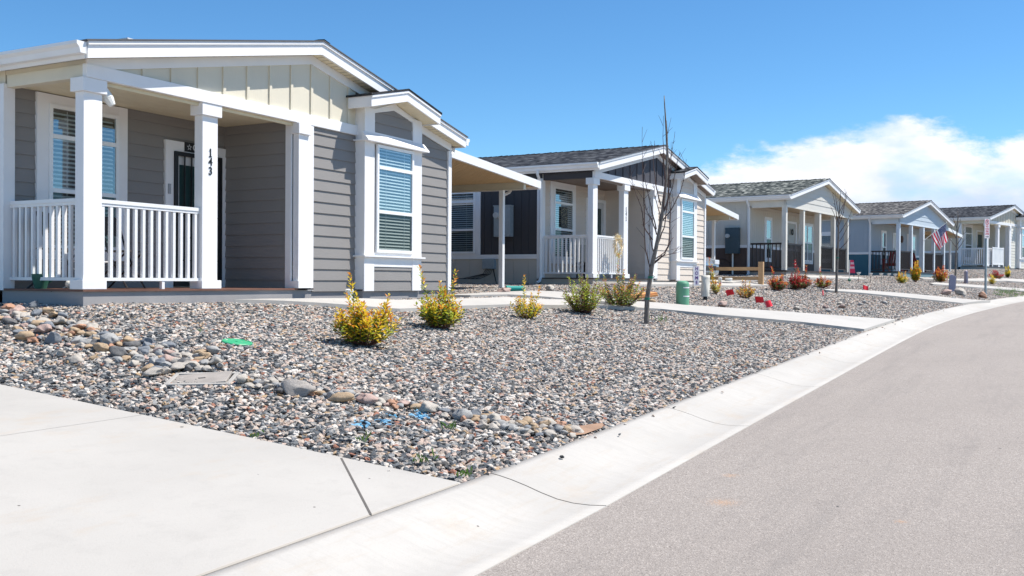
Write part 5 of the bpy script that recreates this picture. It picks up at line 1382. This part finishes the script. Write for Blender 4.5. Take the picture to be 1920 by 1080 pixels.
# weeds
wd = MB(); r = random.Random(17)
def tuft(x, y, n, s, h):
    for k in range(n):
        px_, py_ = x+r.gauss(0, s), y+r.gauss(0, s*.6); z = G(px_, py_); d = Vector((r.gauss(0, .5), r.gauss(0, .5), 1)); leaf(wd, Vector((px_, py_, z)), d, Vector((1, 0, 0)), h*r.uniform(.5, 1.2), .012, 0)
tuft(4.86, 2.93, 16, .04, .05); tuft(4.95, 3.25, 14, .06, .05); tuft(5.0, 3.75, 8, .05, .06); tuft(4.76, 4.4, 14, .04, .035); tuft(5.72, 3.55, 10, .03, .08); tuft(6.7, 6.9, 8, .03, .04); tuft(15.2, 5.4, 14, .1, .12)
for k in range(40): tuft(43.6+r.uniform(0, 7), 1.45-.12*0+r.uniform(-.1, .35)-.12*(k/40)*7, 12, .18, .11)
o = wd.build('weeds', [leafmat('weed_green', (.10, .19, .03))]); tag(o, kind='stuff', label='small green weeds sprouting along the edges of the gravel')
# bare soil by the curb
so = MB(); cxx, cyy = 6.62, 2.90; n = 18
pts = [(cxx+(.17+.05*math.sin(3*a)+.02*math.sin(7*a))*math.cos(a)*1.5, max(yout(cxx)+.01, cyy+.10*math.sin(a)+.0)) for a in [2*math.pi*i/n for i in range(n)]]
so.face([(x, y, G(x, y)+.014) for x, y in pts]); o = so.build('bare_soil', paint('red_soil', (.30, .185, .12), .95, .3, bump=1)); tag(o, kind='structure')

# ------------------------------------------------------------------ camera, light, sky
F_, P_, R_, Y0 = 1845.4, R(.43), R(.363), R(28.25)
s, c = math.sin(Y0), math.cos(Y0)
Wm = Matrix(((s, -c, 0), (0, 0, -1), (c, s, 0)))
Pm = Matrix(((1, 0, 0), (0, math.cos(P_), -math.sin(P_)), (0, math.sin(P_), math.cos(P_))))
Qm = Matrix(((math.cos(R_), -math.sin(R_), 0), (math.sin(R_), math.cos(R_), 0), (0, 0, 1)))
M = Qm @ Pm @ Wm
cam = bpy.data.cameras.new('camera'); co = bpy.data.objects.new('camera', cam); COL.objects.link(co); scn.camera = co
cam.sensor_width = 36; cam.lens = 36*F_/1920; cam.clip_end = 3000; cam.clip_start = .05
co.matrix_world = Matrix.Translation((0, 0, 1.25)) @ Matrix((M[0], -M[1], -M[2])).transposed().to_4x4()
SUN_AZ, SUN_EL = R(36), R(60)
tos = Vector((math.sin(SUN_AZ)*math.cos(SUN_EL), -math.cos(SUN_AZ)*math.cos(SUN_EL), math.sin(SUN_EL)))
sl = bpy.data.lights.new('sun', 'SUN'); sl.energy = 5.0; sl.angle = R(.53); sl.color = (1, .95, .875); so = bpy.data.objects.new('sun', sl); COL.objects.link(so); so.rotation_euler = tos.to_track_quat('Z', 'Y').to_euler()

w = bpy.data.worlds.new('World'); scn.world = w; w.use_nodes = True; t = w.node_tree; n = t.nodes; n.clear(); L = t.links.new
def mth(op, a, b=0., c_=0., clamp=False):
    q = n.new('ShaderNodeMath'); q.operation = op; q.use_clamp = clamp
    for i, v in enumerate((a, b, c_)):
        if isinstance(v, bpy.types.NodeSocket): L(v, q.inputs[i])
        else: q.inputs[i].default_value = v
    return q.outputs[0]
sky = n.new('ShaderNodeTexSky'); sky.sky_type = 'NISHITA'; sky.sun_disc = False; sky.sun_elevation = SUN_EL; sky.sun_rotation = math.pi-SUN_AZ
sky.air_density = 1.0; sky.dust_density = .35; sky.ozone_density = 3.0; sky.altitude = 1500
tc = n.new('ShaderNodeTexCoord'); D = tc.outputs['Generated']
def dot(v):
    q = n.new('ShaderNodeVectorMath'); q.operation = 'DOT_PRODUCT'; L(D, q.inputs[0]); q.inputs[1].default_value = v; return q.outputs['Value']
fwd = mth('MAXIMUM', dot((c, s, 0)), .02); a_ = mth('DIVIDE', dot((s, -c, 0)), fwd); e_ = mth('DIVIDE', dot((0, 0, 1)), fwd)
def ramp(fac, st, ip='LINEAR'):
    q = n.new('ShaderNodeValToRGB'); q.color_ramp.interpolation = ip; e = q.color_ramp.elements
    while len(e) < len(st): e.new(.5)
    for i, (p, col) in enumerate(st): e[i].position = p; e[i].color = (col, col, col, 1) if not isinstance(col, tuple) else (*col, 1)
    L(fac, q.inputs[0]); return q.outputs[0]
def nz(vec, sc, det, ro, off=0.):
    q = n.new('ShaderNodeTexNoise'); q.noise_dimensions = '3D'; q.inputs['Scale'].default_value = sc; q.inputs['Detail'].default_value = det; q.inputs['Roughness'].default_value = ro
    L(vec, q.inputs['Vector']); return q.outputs['Fac']
cb = n.new('ShaderNodeCombineXYZ'); L(a_, cb.inputs[0]); L(mth('MULTIPLY', e_, 2.2), cb.inputs[1]); AE = cb.outputs[0]
top = ramp(mth('DIVIDE', mth('SUBTRACT', a_, .1), .6, clamp=True), [(0, .18), (.11, .30), (.16, .40), (.23, .455), (.32, .50), (.42, .53), (.49, .552), (.58, .535), (.65, .475), (.70, .50), (.85, .56), (1, .2)], 'EASE')
top = mth('MULTIPLY', top, .3)
n1 = nz(AE, 9, 8, .62); n2 = nz(AE, 3.5, 5, .55); n3 = nz(AE, 26, 6, .65)
d_ = mth('ADD', mth('SUBTRACT', top, e_), mth('ADD', mth('MULTIPLY', mth('SUBTRACT', n1, .5), .085), mth('MULTIPLY', mth('SUBTRACT', n3, .5), .032)))
mr = n.new('ShaderNodeMapRange'); mr.interpolation_type = 'SMOOTHSTEP'; L(d_, mr.inputs[0]); mr.inputs[1].default_value = -.004; mr.inputs[2].default_value = .020
# left flank thins to wisps
ml = n.new('ShaderNodeMapRange'); ml.interpolation_type = 'SMOOTHSTEP'; L(mth('ADD', a_, mth('MULTIPLY', mth('SUBTRACT', n1, .5), .30)), ml.inputs[0]); ml.inputs[1].default_value = .12; ml.inputs[2].default_value = .22
mask = mth('MULTIPLY', mr.outputs[0], ml.outputs[0])
hole = n.new('ShaderNodeMapRange'); L(n2, hole.inputs[0]); hole.inputs[1].default_value = .36; hole.inputs[2].default_value = .46; hole.inputs[3].default_value = .45
mask = mth('MULTIPLY', mask, hole.outputs[0])
# clouds elsewhere around the sky (seen in the window reflections)
g3 = nz(D, 2.6, 7, .6); mo = n.new('ShaderNodeMapRange'); mo.interpolation_type = 'SMOOTHSTEP'; L(g3, mo.inputs[0]); mo.inputs[1].default_value = .58; mo.inputs[2].default_value = .74
back = mth('LESS_THAN', dot((c, s, 0)), .15)
mask = mth('ADD', mth('MULTIPLY', mask, mth('SUBTRACT', 1., back)), mth('MULTIPLY', mo.outputs[0], mth('MULTIPLY', back, .8)), clamp=True)
# cloud shading: bright crown, greyer blue base
sh = n.new('ShaderNodeMapRange'); sh.interpolation_type = 'SMOOTHSTEP'; L(mth('ADD', e_, mth('MULTIPLY', mth('SUBTRACT', n2, .5), .10)), sh.inputs[0]); sh.inputs[1].default_value = .045; sh.inputs[2].default_value = .125
cc = n.new('ShaderNodeMix'); cc.data_type = 'RGBA'; L(sh.outputs[0], cc.inputs[0]); cc.inputs[6].default_value = (.50, .64, .86, 1); cc.inputs[7].default_value = (.97, .97, 1.0, 1)
n4 = nz(AE, 12, 7, .6); c2 = n.new('ShaderNodeMix'); c2.data_type = 'RGBA'; c2.blend_type = 'MULTIPLY'; L(cc.outputs[2], c2.inputs[6]); c2.inputs[7].default_value = (.82, .87, .94, 1); L(ramp(n4, [(.38, 0.), (.60, 1.)]), c2.inputs[0])
b1 = n.new('ShaderNodeBackground'); tint = n.new('ShaderNodeMix'); tint.data_type = 'RGBA'; tint.blend_type = 'MULTIPLY'; tint.inputs[0].default_value = 1.; hs = n.new('ShaderNodeHueSaturation'); hs.inputs['Saturation'].default_value = 1.14; L(sky.outputs[0], hs.inputs['Color']); L(hs.outputs[0], tint.inputs[6]); tint.inputs[7].default_value = (.80, 1.07, 1.15, 1)
L(tint.outputs[2], b1.inputs[0]); b1.inputs[1].default_value = .098
b2 = n.new('ShaderNodeBackground'); L(c2.outputs[2], b2.inputs[0]); b2.inputs[1].default_value = .80
mxs = n.new('ShaderNodeMixShader'); L(mask, mxs.inputs[0]); L(b1.outputs[0], mxs.inputs[1]); L(b2.outputs[0], mxs.inputs[2]); wo = n.new('ShaderNodeOutputWorld'); L(mxs.outputs[0], wo.inputs[0])
scn.view_settings.view_transform = 'Standard'; scn.view_settings.look = 'None'; scn.view_settings.exposure = .56; scn.view_settings.gamma = 1
scn.cycles.max_bounces = 8; scn.cycles.transparent_max_bounces = 12
